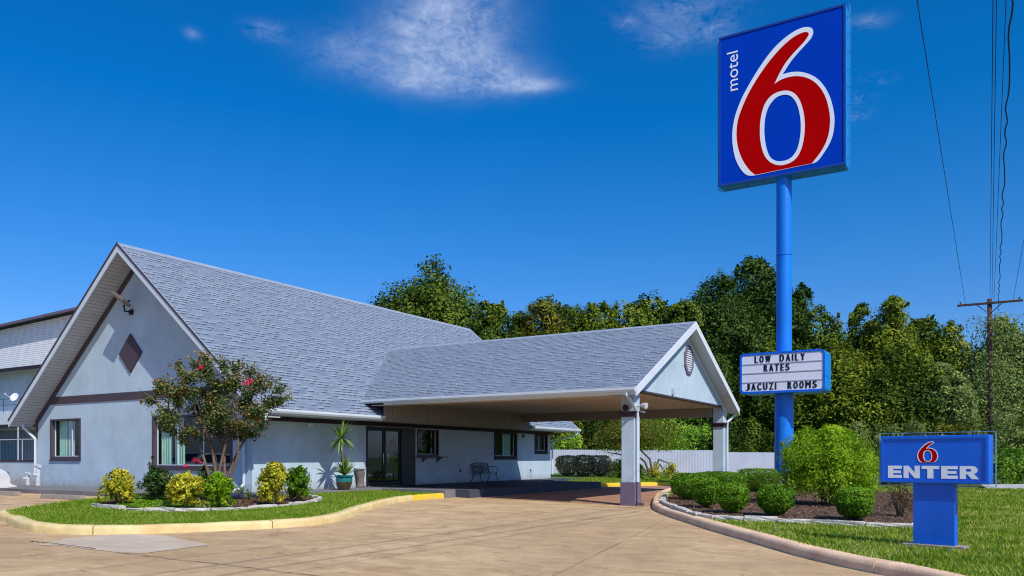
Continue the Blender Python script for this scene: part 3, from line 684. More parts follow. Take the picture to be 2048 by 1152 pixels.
mb = MB(); mb.box(XL+.2, XW-.2, YG+.2, YB-.2, .02, .12); mb.box(XL+.2, XW-.2, YG+.2, YB-.2, 2.75, 2.85)
mb.box(XL+.2, XW-.2, YG+3.6, YG+3.7, .12, 2.75); mb.box(XW-3.6, XW-3.5, YG+3.7, YB-.2, .12, 2.75); part(mb, 'inner_room', M['darkvoid'])
def slab(mb, p, th=.10):
    """roof slope: p = eave a, eave b, ridge b, ridge a (3D); uv in metres"""
    p = [Vector(q) for q in p]; lu = (p[1]-p[0]).length; lv = (p[3]-p[0]).length; sk = (p[3]-p[0]).dot((p[1]-p[0]).normalized()); dn = Vector((0, 0, -th))
    lv2 = math.sqrt(max(lv*lv-sk*sk, 0)); u1 = (p[2]-p[0]).dot((p[1]-p[0]).normalized())
    mb.add(p+[q+dn for q in p], [(0, 1, 2, 3), (4, 7, 6, 5), (0, 4, 5, 1), (1, 5, 6, 2), (2, 6, 7, 3), (3, 7, 4, 0)],
           [[(0, 0), (lu, 0), (u1, lv2), (sk, lv2)]]+[None]*5)
mb = MB()
slab(mb, [(EXR, YF, rz(EXR)), (EXR, YR, rz(EXR)), (RX, YR, RZ), (RX, YF, RZ)])
slab(mb, [(EXL, YR, rz(EXL)), (EXL, YF, rz(EXL)), (RX, YF, RZ), (RX, YR, RZ)])
part(mb, 'roof', M['shingle'])
mb = MB(); mb.prism([(RX-.16, RZ-.12), (RX, RZ+.025), (RX+.16, RZ-.12), (RX, RZ-.005)], 'y', YF-.01, YR+.01); part(mb, 'ridge_cap', M['cap'])
# rake boards and soffits
for (ya, yb, nm) in ((YF-.04, YF, 'f'), (YR, YR+.04, 'r')):
    mb = MB()
    mb.prism([(EXL-.02, rz(EXL-.02, .28)), (EXL-.02, rz(EXL-.02, -.01)), (RX, RZ+.012), (RX, RZ-.30)], 'y', ya, yb)
    mb.prism([(EXR+.02, rz(EXR+.02, .28)), (EXR+.02, rz(EXR+.02, -.01)), (RX, RZ+.012), (RX, RZ-.30)], 'y', ya, yb)
    part(mb, 'rake_board', M['alum'])
    mb = MB()
    mb.prism([(EXL-.03, rz(EXL-.03, .06)), (EXL-.03, rz(EXL-.03, -.03)), (RX, RZ+.035), (RX, RZ-.055)], 'y', ya-.02 if nm == 'f' else yb, ya if nm == 'f' else yb+.02)
    mb.prism([(EXR+.03, rz(EXR+.03, .06)), (EXR+.03, rz(EXR+.03, -.03)), (RX, RZ+.035), (RX, RZ-.055)], 'y', ya-.02 if nm == 'f' else yb, ya if nm == 'f' else yb+.02)
    part(mb, 'drip_edge', M['brown'])
def soff(mb, p, vlen):
    p = [Vector(q) for q in p]
    mb.add(p+[q+Vector((0, 0, .02)) for q in p], [(0, 1, 2, 3), (4, 7, 6, 5), (0, 4, 5, 1), (1, 5, 6, 2), (2, 6, 7, 3), (3, 7, 4, 0)], [[(0, 0), (1, 0), (1, vlen), (0, vlen)]]+[None]*5)
mb = MB(); ln = (RX-EXL)*math.hypot(1, SL)
soff(mb, [(EXL, YF, rz(EXL, .27)), (EXL, YG, rz(EXL, .27)), (RX, YG, RZ-.27), (RX, YF, RZ-.27)], ln)
soff(mb, [(EXR, YG, rz(EXR, .27)), (EXR, YF, rz(EXR, .27)), (RX, YF, RZ-.27), (RX, YG, RZ-.27)], ln)
part(mb, 'rake_soffit', M['soffit'])
for bb in ((XW, EXR-.02, YG, 22.3, 2.55, 2.58), (XW, EXR-.02, 33.1, YR, 2.55, 2.58), (EXL+.02, XL, YG, YR, 2.60, 2.63)):
    mb = MB(); mb.box(*bb); part(mb, 'eave_soffit', M['soffit2'])
# purple-brown trims
mb = MB(); mb.box(XL+.02, XW, YG-.03, YG-.003, 3.27, 3.55); part(mb, 'band_trim', M['brown'])
mb = MB()
for sx, xe in ((-1, XL-.02), (1, XW)):
    mb.prism([(xe, rz(xe, .27)), (RX, RZ-.27), (RX, RZ-.52), (xe, rz(xe, .52))], 'y', YG-.045, YG-.031)
mb.box(XL-.02, XL+.09, YG-.03, YG-.001, 1.95, 3.26); part(mb, 'frieze_trim', M['brown'])
mb = MB(); mb.box(XW, XW+.04, YG+.0, YB, 2.40, 2.55); part(mb, 'fascia_trim', M['darkbrown'])
mb = MB(); dm = [(-26.5, 4.22), (-25.83, 4.93), (-26.5, 5.64), (-27.17, 4.93)]; mb.prism(dm, 'y', YG-.05, YG-.001); part(mb, 'diamond_ornament', M['brown'])
# gutters
def gutter(p, q, out, m=M['alum'], h=.13, w=.12, name='gutter', parent=bld):
    p = Vector(p); q = Vector(q); o = Vector(out)
    prof = [(0, 0), (w*.75, 0), (w, h*.45), (w, h), (w-.015, h), (w-.015, h*.5), (w*.7, .015), (.015, .015), (.015, h), (0, h)]
    mb = MB(); v = [p+o*a+Vector((0, 0, b)) for a, b in prof]+[q+o*a+Vector((0, 0, b)) for a, b in prof]; n = len(prof)
    mb.add(v, [(i, (i+1) % n, n+(i+1) % n, n+i) for i in range(n)])
    for pt_ in (p, q): mb.add([pt_, pt_+o*w*.75, pt_+o*w+Vector((0, 0, h*.45)), pt_+o*w+Vector((0, 0, h)), pt_+Vector((0, 0, h))], [(0, 1, 2, 3, 4)])
    return part(mb, name, m, parent)
gutter((EXR, YF, 2.57), (EXR, 22.35, 2.57), (1, 0, 0)); gutter((EXR, 33.1, 2.57), (EXR, YR, 2.57), (1, 0, 0)); gutter((EXL, YF, 2.55), (EXL, YR, 2.55), (-1, 0, 0))
for bb in ((EXR-.03, EXR-.001, YF, 22.35, 2.52, 2.70), (EXR-.03, EXR-.001, 33.1, YR, 2.52, 2.70)):
    mb = MB(); mb.box(*bb); part(mb, 'eave_fascia', M['white'])
def spout(pts, name='downspout', m='alum', r=.05):
    mb = MB(); mb.tube([Vector(p) for p in pts], r, 6); o = part(mb, name, M[m], smooth=False); return o
spout([(-32.9, YF+.45, 2.6), (-32.9, YF+.45, 2.4), (-32.75, YG-.12, 2.05), (-32.62, YG-.08, 1.95), (-32.62, YG-.08, .95), (-32.62, YG-.08, .55)])
spout([(EXR+.03, YF+.25, 2.57), (EXR+.03, YF+.25, 2.35), (XW-.55, YG-.1, 2.05), (XW-.3, YG-.08, 1.95), (XW-.3, YG-.08, .35), (XW-.34, YG-.2, .2), (XW-.45, YG-.42, .15)])
spout([(EXR+.03, YR-.25, 2.57), (EXR+.0, YR-.25, 2.42), (XW+.25, YB+.12, 2.1), (XW+.06, YB+.10, 2.0), (XW+.06, YB+.1, .3)])
# windows
def window(ax, u0, u1, z0, z1, face, sgn, mull=(), curt=(), fr=.09, name='window', fm='brown'):
    """frame, pane and curtains; sgn points outward"""
    def bx(mbb, a0, a1, d0, d1, c0, c1):
        if ax == 'y': mbb.box(a0, a1, face+sgn*d0, face+sgn*d1, c0, c1)
        else: mbb.box(face+sgn*d0, face+sgn*d1, a0, a1, c0, c1)
    f = MB(); d0, d1 = -.16, .025
    bx(f, u0, u0+fr, d0, d1, z0, z1); bx(f, u1-fr, u1, d0, d1, z0, z1); bx(f, u0+fr, u1-fr, d0, d1, z0, z0+fr*1.3); bx(f, u0+fr, u1-fr, d0, d1, z1-fr*.7, z1)
    bx(f, u0-.02, u1+.02, d0+.17, d1+.03, z0-.05, z0-.002)
    fo = part(f, name, M[fm], bevel=.004)
    s = MB()
    for mu in mull: bx(s, mu-.02, mu+.02, -.155, -.115, z0+fr*1.3, z1-fr*.7)
    bx(s, u0+fr, u0+fr+.03, -.155, -.115, z0+fr*1.3, z1-fr*.7); bx(s, u1-fr-.03, u1-fr, -.155, -.115, z0+fr*1.3, z1-fr*.7)
    bx(s, u0+fr+.03, u1-fr-.03, -.155, -.115, z0+fr*1.3, z0+fr*1.3+.03); part(s, 'sash', M['alum'], fo)
    g = MB(); pd = face+sgn*-.136; q4 = [(u0+fr, z0+fr), (u1-fr, z0+fr), (u1-fr, z1-fr*.5), (u0+fr, z1-fr*.5)]
    g.add([(a_, pd, b_) if ax == 'y' else (pd, a_, b_) for a_, b_ in q4], [(0, 1, 2, 3)]); part(g, 'pane', M['glass'], fo, fix=False)
    for (c0, c1, cm) in curt:
        mbb = MB(); n = int((c1-c0)/.03)+2; v = []
        for i in range(n):
            a = c0+(c1-c0)*i/(n-1); dd = -.28+.03*math.sin(i*1.35)+.012*math.sin(i*3.1)
            for z in (z0+.05, z1-.05): v.append((a, face+sgn*dd, z) if ax == 'y' else (face+sgn*dd, a, z))
        mbb.add(v, [(2*i, 2*i+2, 2*i+3, 2*i+1) for i in range(n-1)]); part(mbb, 'curtain', M[cm], fo, smooth=True, fix=False)
    return fo
window('y', *gw[0], YG, -1, (-30.4,), ((-31.5, -30.95, 'mint'), (-30.9, -30.5, 'wcurtain')))
window('y', *gw[1], YG, -1, (-24.05, -22.7), ((-25.15, -24.55, 'mint'), (-24.4, -23.9, 'mint')))
window('x', *fw[1], XW, 1, (), ((26.1, 26.2, 'wcurtain'),), fr=.05, fm='blackalu')
window('x', *fw[2], XW, 1, (32.85,), ((33.0, 33.75, 'mint'), (32.0, 32.35, 'darkvoid')), fm='darkbrown')
window('x', *fw[3], XW, 1, (36.4,), ((35.9, 36.1, 'wcurtain'),), fm='darkbrown')
mb = MB(); mb.box(XW, XW+.30, 25.9, 27.75, 1.20, 1.24); mb.prism([(XW, 1.20), (XW+.26, 1.20), (XW, .98)], 'y', 26.3, 26.34); mb.prism([(XW, 1.20), (XW+.26, 1.20), (XW, .98)], 'y', 27.3, 27.34)
part(mb, 'service_shelf', M['plum'])
# entrance doors
mb = MB(); y0, y1 = fw[0][0], fw[0][1]
mb.box(XW-.12, XW+.02, y0, y0+.07, .10, 2.38); mb.box(XW-.12, XW+.02, 24.95, y1, .10, 2.38); mb.box(XW-.12, XW+.02, y0+.07, 24.95, 2.30, 2.38)
df = part(mb, 'door_frame', M['blackalu'])
for a, b, hy in ((y0+.08, 23.97, 23.85), (23.99, 24.94, 24.12)):
    mb = MB(); mb.box(XW-.09, XW-.03, a, a+.07, .12, 2.29); mb.box(XW-.09, XW-.03, b-.07, b, .12, 2.29); mb.box(XW-.09, XW-.03, a+.07, b-.07, .12, .26); mb.box(XW-.09, XW-.03, a+.07, b-.07, 2.22, 2.29)
    dr = part(mb, 'door', M['blackalu'])
    mb = MB(); mb.add([(XW-.06, a+.07, .26), (XW-.06, b-.07, .26), (XW-.06, b-.07, 2.22), (XW-.06, a+.07, 2.22)], [(0, 1, 2, 3)]); part(mb, 'pane', M['doorglass'], dr, fix=False)
    mb = MB(); mb.tube([(XW-.03, hy, .95), (XW+.03, hy, .95), (XW+.03, hy, 1.35), (XW-.03, hy, 1.35)], .014, 8); part(mb, 'handle', M['chrome'], dr)
# wall floodlight on the gable
LH = aty(241, 597, YG-.62)
mb = MB(); mb.tube([(-26.45, YG, 6.40), (-26.45, YG-.28, 6.40), (-26.46, YG-.30, 6.62), (float(LH[0])+.25, YG-.45, float(LH[2])-.08)], .035, 8)
mb.obox((-26.45, YG-.03, 6.4), .09, .03, .09); fl = part(mb, 'floodlight', M['black'])
Mx = Matrix.Translation(tuple(LH)) @ Matrix.Rotation(R(28), 4, 'Y') @ Matrix.Rotation(R(-30), 4, 'X')
mb = MB(); mb.obox(None, .40, .20, .06, M=Mx); part(mb, 'lamp_housing', M['lampgrey'], fl, bevel=.02)
mb = MB(); Mx2 = Mx @ Matrix.Translation((0, 0, -.066)); mb.obox(None, .36, .17, .006, M=Mx2); part(mb, 'lamp_lens', M['lampglass'], fl)
# small things fixed to the facade
mb = MB(); mb.box(XW, XW+.12, 19.8, 20.05, 2.28, 2.38); part(mb, 'soffit_light', M['white'], bevel=.01)
mb = MB(); mb.box(XW, XW+.08, 34.45, 34.65, 2.20, 2.36); part(mb, 'wall_light', M['lampgrey'], bevel=.01)
mb = MB(); mb.tube([(XW, 35.3, .55), (XW+.12, 35.3, .55), (XW+.12, 35.3, .38)], .025, 6); mb.obox((XW+.06, 35.3, .62), .02, .07, .03); part(mb, 'faucet', M['pipe'])
mb = MB(); mb.box(XW, XW+.03, 29.0, 29.12, .55, .67); part(mb, 'outlet_box', M['lampgrey'])
# gas / standpipes at the left corner
for i, (xx, hh, rr_) in enumerate(((-32.9, .48, .07), (-32.15, .80, .085))):
    mb = MB(); mb.tube([(xx, YG-.22, .10), (xx, YG-.22, .10+hh)], rr_, 10); mb.tube([(xx-.13, YG-.22, .10+hh*.95), (xx+.13, YG-.22, .10+hh*.95)], rr_*.9, 10)
    mb.tube([(xx, YG-.22, .12+hh*.5), (xx, YG-.42, .12+hh*.5)], rr_*.7, 8); part(mb, 'standpipe', M['pipe'], smooth=False)
# --- canopy
CX, CY0, CYR, CY1 = -9.02, 22.0, 27.45, 32.98; CZE, CZR = 3.27, 5.97; CS = (CZR-CZE)/(CYR-CY0); XT = -24.0
mb = MB()
slab(mb, [(XT, CY0, CZE), (CX, CY0, CZE), (CX, CYR, CZR), (XT, CYR, CZR)]); slab(mb, [(CX, CY1, CZE-.02), (XT, CY1, CZE-.02), (XT, CYR, CZR), (CX, CYR, CZR)])
# the canopy slopes stop at the valley: trim what would run inside the attic
cr = part(mb, 'canopy_roof', M['shingle'])
def cz(y, off=0): return CZR-CS*abs(y-CYR)-off
mb = MB(); mb.prism([(CYR-.16, CZR-.07), (CYR, CZR+.025), (CYR+.16, CZR-.07), (CYR, CZR-.005)], 'x', -22.9, CX+.01); part(mb, 'ridge_cap', M['cap'])
mb = MB(); 
for ye in (CY0-.04, CY1+.04): mb.prism([(ye, cz(ye, .24)), (ye, cz(ye, -.01)), (CYR, CZR+.012), (CYR, CZR-.25)], 'x', CX, CX+.04)
part(mb, 'rake_board', M['white'])
mb = MB()
for ye in (CY0, CY1): mb.prism([(ye, cz(ye, .22)), (ye, cz(ye, .20)), (CYR, CZR-.20), (CYR, CZR-.22)], 'x', -9.45, CX)
part(mb, 'rake_soffit', M['white'])
mb = MB(); zc = 3.22
mb.prism([(22.55, 3.30), (32.4, 3.30), (32.4, cz(32.4, .23)), (CYR, CZR-.23), (22.55, cz(22.55, .23))], 'x', -9.60, -9.45); part(mb, 'gable_wall', M['stucco'])
mb = MB()
for ye, s in ((22.3, 1), (32.75, -1)): mb.prism([(ye, cz(ye, .225)), (CYR, CZR-.225), (CYR, CZR-.43), (ye, cz(ye, .43))], 'x', -9.449, -9.42)
part(mb, 'frieze_trim', M['white'])
mb = MB(); mb.box(-9.62, -9.43, 22.5, 32.5, 3.25, 3.30); part(mb, 'gable_sill', M['brown'])
mb = MB(); mb.box(-18.86, -9.62, 22.1, 32.85, zc, zc+.03); part(mb, 'canopy_ceiling', M['ceiling'])
mb = MB(); mb.box(-18.9, -18.86, 22.35, 32.9, 2.52, 3.30); part(mb, 'infill_panel', M['infill'])
mb = MB(); mb.box(-18.86, -9.9, 32.25, 32.55, 2.86, zc); part(mb, 'canopy_beam', M['infill'])
for bb in ((-18.6, -9.0, CY0-.0, CY0+.03, 3.07, 3.25), (-18.6, -9.0, CY1-.03, CY1, 3.05, 3.23)):
    mb = MB(); mb.box(*bb); part(mb, 'eave_fascia', M['white'])
for bb in ((-19.2, -9.88, CY0+.03, 22.5, 3.06, 3.085), (-18.6, -9.9, 32.74, CY1-.03, 3.05, 3.075)):
    mb = MB(); mb.box(*bb); part(mb, 'eave_soffit', M['ceiling'])
gutter((-19.6, CY0, 3.14), (CX, CY0, 3.14), (0, -1, 0)); gutter((-18.6, CY1, 3.12), (CX, CY1, 3.12), (0, 1, 0))
# octagonal vent on the gable
oc = []
vy, vz = 27.95, 4.70
for k in range(8):
    a = 2*math.pi*(k+.5)/8; oc.append((vy+.50*math.cos(a), vz+.56*math.sin(a)))
def ring(mb, outer, inner, ax, a, b):
    n = len(outer)
    def P(p, t): return {'x': (t, p[0], p[1]), 'y': (p[0], t, p[1])}[ax]
    v = [P(p, a) for p in outer]+[P(p, a) for p in inner]+[P(p, b) for p in outer]+[P(p, b) for p in inner]
    f = []
    for i in range(n):
        j = (i+1) % n; f += [(i, j, n+j, n+i), (2*n+i, 3*n+i, 3*n+j, 2*n+j), (i, 2*n+i, 2*n+j, j), (n+i, n+j, 3*n+j, 3*n+i)]
    mb.add(v, f)
ic = [(vy+(p[0]-vy)*.70, vz+(p[1]-vz)*.76) for p in oc]
mb = MB(); ring(mb, oc, ic, 'x', -9.45, -9.40); vf = part(mb, 'gable_vent', M['plum'])
mb = MB()
for k in range(10):
    z = vz-.37+k*.078; w = .31 if abs(z+.02-vz) < .17 else .31*(1-(abs(z+.02-vz)-.17)/.42); mb.prism([(z*0-9.448, z), (-9.40, z-.02), (-9.40, z+.02), (-9.448, z+.055)], 'y', vy-w, vy+w)
part(mb, 'louvre', M['white'], vf)
mb = MB(); mb.prism(ic, 'x', -9.449, -9.435); part(mb, 'vent_screen', M['darkvoid'], vf)
mb = MB(); mb.box(-9.45, -9.36, 26.2, 26.34, 3.36, 3.56); part(mb, 'junction_box', M['pipe'])
# columns
for (xa, xb, ya, yb, base) in ((-9.87, -9.44, 22.9, 23.33, -.30), (-9.87, -9.44, 32.3, 32.73, -.20)):
    mb = MB(); mb.box(xa, xb, ya, yb, .43, 3.5); co_ = part(mb, 'column', M['stucco'], bevel=.01)
    mb = MB(); mb.box(xa-.03, xb+.03, ya-.03, yb+.03, base-.1, .43); part(mb, 'plinth', M['plum'], co_, bevel=.01)
    mb = MB(); mb.box(xa-.05, xb+.05, ya-.05, yb+.05, 2.45, 2.56); mb.box(xa-.09, xb+.09, ya-.09, yb+.09, 2.56, 2.62); part(mb, 'capital', M['maroon'], co_, bevel=.008)
mb = MB(); mb.tube([(-9.65, 22.80, 2.72), (-9.65, 22.62, 2.76)], .06, 10); mb.tube([(-9.65, 22.62, 2.76), (-9.58, 22.55, 2.70)], [.07, .10], 12); part(mb, 'spotlight', M['black'])
mb = MB(); mb.tube([(-9.44, 23.1, 2.78), (-9.25, 23.1, 2.80)], .03, 8); mb.tube([(-9.27, 23.1, 2.80), (-9.12, 23.08, 2.78)], [.07, .10], 12); mb.tube([(-9.44, 23.15, 2.62), (-9.2, 23.15, 2.6)], .03, 8); part(mb, 'spotlight', M['pipe'])
spout([(-9.30, CY0-.05, 3.14), (-9.30, CY0-.05, 3.05), (-9.33, 22.45, 2.86), (-9.37, 22.75, 2.70), (-9.37, 22.95, 2.60), (-9.37, 23.0, 2.4), (-9.37, 23.0, .45)])
spout([(-9.37, 23.0, .45), (-9.37, 23.0, -.1), (-9.30, 22.92, -.2), (-9.12, 22.85, -.22)], m='plum')
spout([(-9.15, CY1+.06, 3.12), (-9.15, CY1+.06, 2.98), (-9.32, 32.8, 2.75), (-9.37, 32.6, 2.65), (-9.37, 32.6, -.1)])
# apply the base offset to grandchildren (their parents carry it already)

# ------------------------------------------------------------------ figures on the signs
SIX = {
 'white': [(625,158),(648,168),(652,192),(640,222),(610,258),(560,312),(520,362),(492,405),(476,430),(520,418),(570,415),(620,425),(670,450),(710,490),(745,550),(766,620),(775,690),(768,765),(748,825),(714,882),(682,925),(660,940),(315,1012),(272,1010),(235,975),(205,915),(190,840),(187,770),(196,700),(216,630),(250,550),(300,460),(350,380),(402,308),(460,245),(530,190),(588,162)],
 'red': [(612,186),(626,192),(622,212),(592,252),(545,302),(498,358),(462,418),(430,485),(464,462),(510,446),(560,440),(610,448),(655,470),(695,510),(725,565),(744,635),(750,700),(742,770),(722,830),(690,885),(645,942),(320,1009),(290,985),(250,930),(222,860),(211,780),(218,700),(240,630),(275,550),(320,470),(370,395),(420,330),(480,265),(540,215),(590,190)],
 'ring': [(490,523),(540,536),(573,575),(594,635),(604,710),(600,790),(584,860),(555,912),(510,943),(455,953),(405,935),(370,892),(350,820),(346,740),(355,660),(380,590),(425,543)],
 'hole': [(492,547),(530,560),(558,600),(575,660),(581,720),(577,790),(560,860),(530,905),(490,926),(440,928),(405,905),(385,860),(374,800),(371,740),(378,670),(400,610),(442,562)]}
# flatten the traced figure into metres on a 5.3 x 6.7 board
def six_uv(p):
    q = aty(1400+p[0]/2.879, p[1]/2.88, 35.7); return (q[0]+10.62, q[2]-13.40)
def corners(pts):
    """keep the cut base and the notch sharp, smooth the rest"""
    return pts
SIXM = {}
for kx, pl in SIX.items():
    P = [six_uv(p) for p in pl]
    if kx in ('ring', 'hole'): SIXM[kx] = [tuple(q) for q in catmull(P, 4)]
    else:
        ia, ib, ic_ = (8, 21, 22) if kx == 'white' else (7, 20, 21)
        n = len(P); a = catmull(P[ia:ib+1], 4, False); b = catmull(P[ic_:]+P[:ia+1], 4, False); SIXM[kx] = [tuple(q) for q in a]+[tuple(q) for q in b[:-1]]
def flat(mb, loops, place, th=.012):
    """filled outline (first loop) with holes, placed by place(u, v, depth)"""
    tri = tessellate_polygon([[Vector((p[0], p[1], 0)) for p in lp] for lp in loops]); allp = [p for lp in loops for p in lp]; n = len(allp)
    mb.add([place(p[0], p[1], th) for p in allp]+[place(p[0], p[1], 0) for p in allp], [tuple(t) for t in tri])
    b = len(mb.v)-2*n; o = 0
    for lp in loops:
        for i in range(len(lp)):
            j = (i+1) % len(lp); mb.f.append([b+o+i, b+o+j, b+n+o+j, b+n+o+i]); mb.uv.append([(0, 0)]*4)
        o += len(lp)
def six_parts(place, parent, sc=1.0, thin=.01, inner='sign_blue'):
    w = MB(); flat(w, [SIXM['white'], SIXM['red']], lambda u, v, d: place(u, v, d), thin); a = w.build('numeral_outline', M['sign_white'], parent, fix=False)
    w = MB(); flat(w, [SIXM['ring'], SIXM['hole']], lambda u, v, d: place(u, v, d), thin); w.build('numeral_outline', M['sign_white'], parent, fix=False)
    w = MB(); flat(w, [SIXM['red'], SIXM['ring']], lambda u, v, d: place(u, v, d), thin*.8); w.build('numeral', M['sign_red'], parent, fix=False)
def text_mesh(body, size, off=0.0, sx=1.0, spacing=1.0, ext=.004, align='CENTER', shear=0.0, word=1.0):
    cu = bpy.data.curves.new('lettering', 'FONT'); cu.body = body; cu.size = size; cu.extrude = ext; cu.offset = off; cu.align_x = align; cu.space_character = spacing; cu.shear = shear; cu.space_word = word
    ob = bpy.data.objects.new('lettering', cu); COL.objects.link(ob); dg = bpy.context.evaluated_depsgraph_get()
    me = bpy.data.meshes.new_from_object(ob.evaluated_get(dg)); bpy.data.objects.remove(ob)
    for v in me.vertices: v.co.x *= sx
    return me
def text_obj(name, me, m, parent, Mx, label=None):
    o = bpy.data.objects.new(name, me); COL.objects.link(o); me.materials.clear(); me.materials.append(m); o.parent = parent; o.matrix_local = Mx
    if label: o['label'] = label
    return o
def fit(me, w, h, cx=0, cy=0):
    xs = [v.co.x for v in me.vertices]; ys = [v.co.y for v in me.vertices]; x0, x1, y0, y1 = min(xs), max(xs), min(ys), max(ys)
    for v in me.vertices: v.co.x = (v.co.x-(x0+x1)/2)*w/(x1-x0)+cx; v.co.y = (v.co.y-(y0+y1)/2)*h/(y1-y0)+cy
    return me

# ------------------------------------------------------------------ tall pole sign
PX_, PY_ = -7.89, 36.12; PG = G(PX_, PY_)+.13
ps = empty('pole_sign', (PX_, PY_, PG), 0, 'tall blue pole sign with a big red 6 board above a white letter board', 'sign')
def loc(x, y, z): return (x-PX_, y-PY_, z-PG)
mb = MB(); mb.tube([loc(PX_, PY_, PG-.1), loc(PX_, PY_, 5.2)], .40, 32); mb.tube([loc(PX_, PY_, 5.2), loc(PX_, PY_, 5.3)], [.40, .33], 32)
o = mb.build('pole', M['pole_blue'], ps); smooth_angle(o)
mb = MB(); mb.tube([loc(PX_, PY_, 5.25), loc(PX_, PY_, 13.6)], .325, 32); mb.tube([loc(PX_, PY_, 10.02), loc(PX_, PY_, 10.08)], .345, 32); o = mb.build('pole', M['pole_blue'], ps); smooth_angle(o)
# big cabinet
cx0, cx1, cz0, cz1, cy0, cy1 = -10.65, -5.30, 13.40, 20.10, 35.70, 36.55
mb = MB(); mb.box(cx0-PX_, cx1-PX_, cy0-PY_, cy1-PY_, cz0-PG, cz1-PG); cb = mb.build('sign_cabinet', M['cab_blue'], ps, bevel=.03)
mb = MB()
for (a, b, c, d) in ((cx0, cx1, cz0, cz0+.09), (cx0, cx1, cz1-.09, cz1), (cx0, cx0+.09, cz0+.09, cz1-.09), (cx1-.09, cx1, cz0+.09, cz1-.09)):
    mb.box(a-PX_, b-PX_, cy0-.05-PY_, cy0-PY_-.001, c-PG, d-PG)
mb.build('retainer_frame', M['cab_edge'], cb)
mb = MB(); mb.box(cx0+.09-PX_, cx1-.09-PX_, cy0-.02-PY_, cy0-PY_-.001, cz0+.09-PG, cz1-.09-PG); mb.build('sign_face', M['sign_blue'], cb)
six_parts(lambda u, v, d: loc(-10.62+u, cy0-.021-d, 13.40+v), cb, thin=.012)
# word "motel" reads upward
me = fit(text_mesh('motel', 1.0, off=.0), 1.75, .50)
pc = six_uv(((150+225)/2, (285+540)/2)); me = text_obj('lettering', me, M['sign_white'], cb, Matrix.Translation(loc(-10.62+pc[0], cy0-.028, 13.40+pc[1])) @ Matrix.Rotation(R(90), 4, 'X') @ Matrix.Rotation(R(90), 4, 'Z'))
mb = MB()   # neon border tubing and its standoffs
yb_ = .35
for e in (-.09, .09):
    pts = [(cx0-.09, cz0-.06), (cx1+.09, cz0-.06), (cx1+.09, cz1+.09), (cx0-.09, cz1+.09), (cx0-.09, cz0-.06)]
    mb.tube([loc(p[0], cy0+yb_+e*1.6, p[1]) for p in pts], .016, 6)
for i in range(7):
    xx = cx0+(cx1-cx0)*(i+.5)/7; mb.tube([loc(xx, cy0+yb_, cz1), loc(xx, cy0+yb_, cz1+.16)], .02, 6); mb.tube([loc(xx, cy0+yb_, cz0), loc(xx, cy0+yb_, cz0-.13)], .02, 6)
for i in range(9):
    zz = cz0+(cz1-cz0)*(i+.5)/9; mb.tube([loc(cx1, cy0+yb_, zz), loc(cx1+.16, cy0+yb_, zz)], .02, 6); mb.tube([loc(cx0, cy0+yb_, zz), loc(cx0-.13, cy0+yb_, zz)], .02, 6)
mb.build('border_tubing', M['cab_blue'], cb)
# letter board
def rrect(x0, x1, z0, z1, r, n=5):
    o_ = []
    for (cx, cz_, a0) in ((x1-r, z0+r, -90), (x1-r, z1-r, 0), (x0+r, z1-r, 90), (x0+r, z0+r, 180)):
        for k in range(n+1): a = R(a0+90*k/n); o_.append((cx+r*math.cos(a), cz_+r*math.sin(a)))
    return o_
bx0, bx1, bz0, bz1, by0, by1 = -9.60, -6.06, 3.98, 5.75, 35.35, 36.75
mb = MB(); mb.prism([(x-PX_, z-PG) for x, z in rrect(bx0, bx1, bz0, bz1, .18)], 'y', by0-PY_, by1-PY_); rb = mb.build('letter_board', M['cab_blue'], ps)
mb = MB(); mb.prism([(x-PX_, z-PG) for x, z in rrect(bx0+.09, bx1-.08, bz0+.10, bz1-.09, .12)], 'y', by0-.012-PY_, by0-.001-PY_); mb.build('board_face', M['board'], rb)
ro = [(x-PX_, z-PG) for x, z in rrect(bx0, bx1, bz0, bz1, .18)]; ri_ = [(x-PX_, z-PG) for x, z in rrect(bx0+.08, bx1-.07, bz0+.09, bz1-.08, .12)]
mb = MB(); ring(mb, ro, ri_, 'y', by0-.04-PY_, by0-.001-PY_); mb.build('board_frame', M['enter_blue'], rb)
rows = [bz0+.10+(bz1-bz0-.19)*k/4 for k in range(5)]
mb = MB()
for k in (1, 2, 3): mb.box(bx0+.1-PX_, bx1-.09-PX_, by0-.03-PY_, by0-.013-PY_, rows[k]-.018-PG, rows[k]+.018-PG)
mb.build('letter_track', M['boardline'], rb)
for body, xa, xb, row in (('LOW', 500, 735, 3), ('DAILY', 860, 1228, 3), ('RATES', 632, 1005, 2), ('JACUZI', 370, 815, 0), ('ROOMS', 975, 1398, 0)):
    pa = aty(1440+xa/7.2, 740, by0)[0]; pb = aty(1440+xb/7.2, 740, by0)[0]
    rel = {'I': .30, 'M': 1.25, 'W': 1.3, 'L': .80, 'E': .85}
    gap = .34; tot = sum(rel.get(c, 1.) for c in body)+gap*(len(body)-1); u_ = (pb-pa)/tot; xx = pa; zc_ = rows[row]+.20
    for c in body:
        wd_ = rel.get(c, 1.)*u_; bold = .2*u_
        for q, (ox, dep) in enumerate(((-.5, 0), (0, .0012), (.5, .0024))):
            me = fit(text_mesh(c, .4), max(wd_-bold, .02), .29)
            if q == 0: vs_ = []; fs_ = []
            b0 = len(vs_); vs_ += [(v.co.x+ox*bold, v.co.y, v.co.z+dep) for v in me.vertices]; fs_ += [tuple(b0+k for k in p.vertices) for p in me.polygons]; bpy.data.meshes.remove(me)
        me = bpy.data.meshes.new('lettering'); me.from_pydata(vs_, [], fs_); me.update()
        text_obj('lettering', me, M['letters'], rb, Matrix.Translation(loc(xx+wd_/2, by0-.022, zc_)) @ Matrix.Rotation(R(90), 4, 'X'))
        xx += wd_+gap*u_
mb = MB()
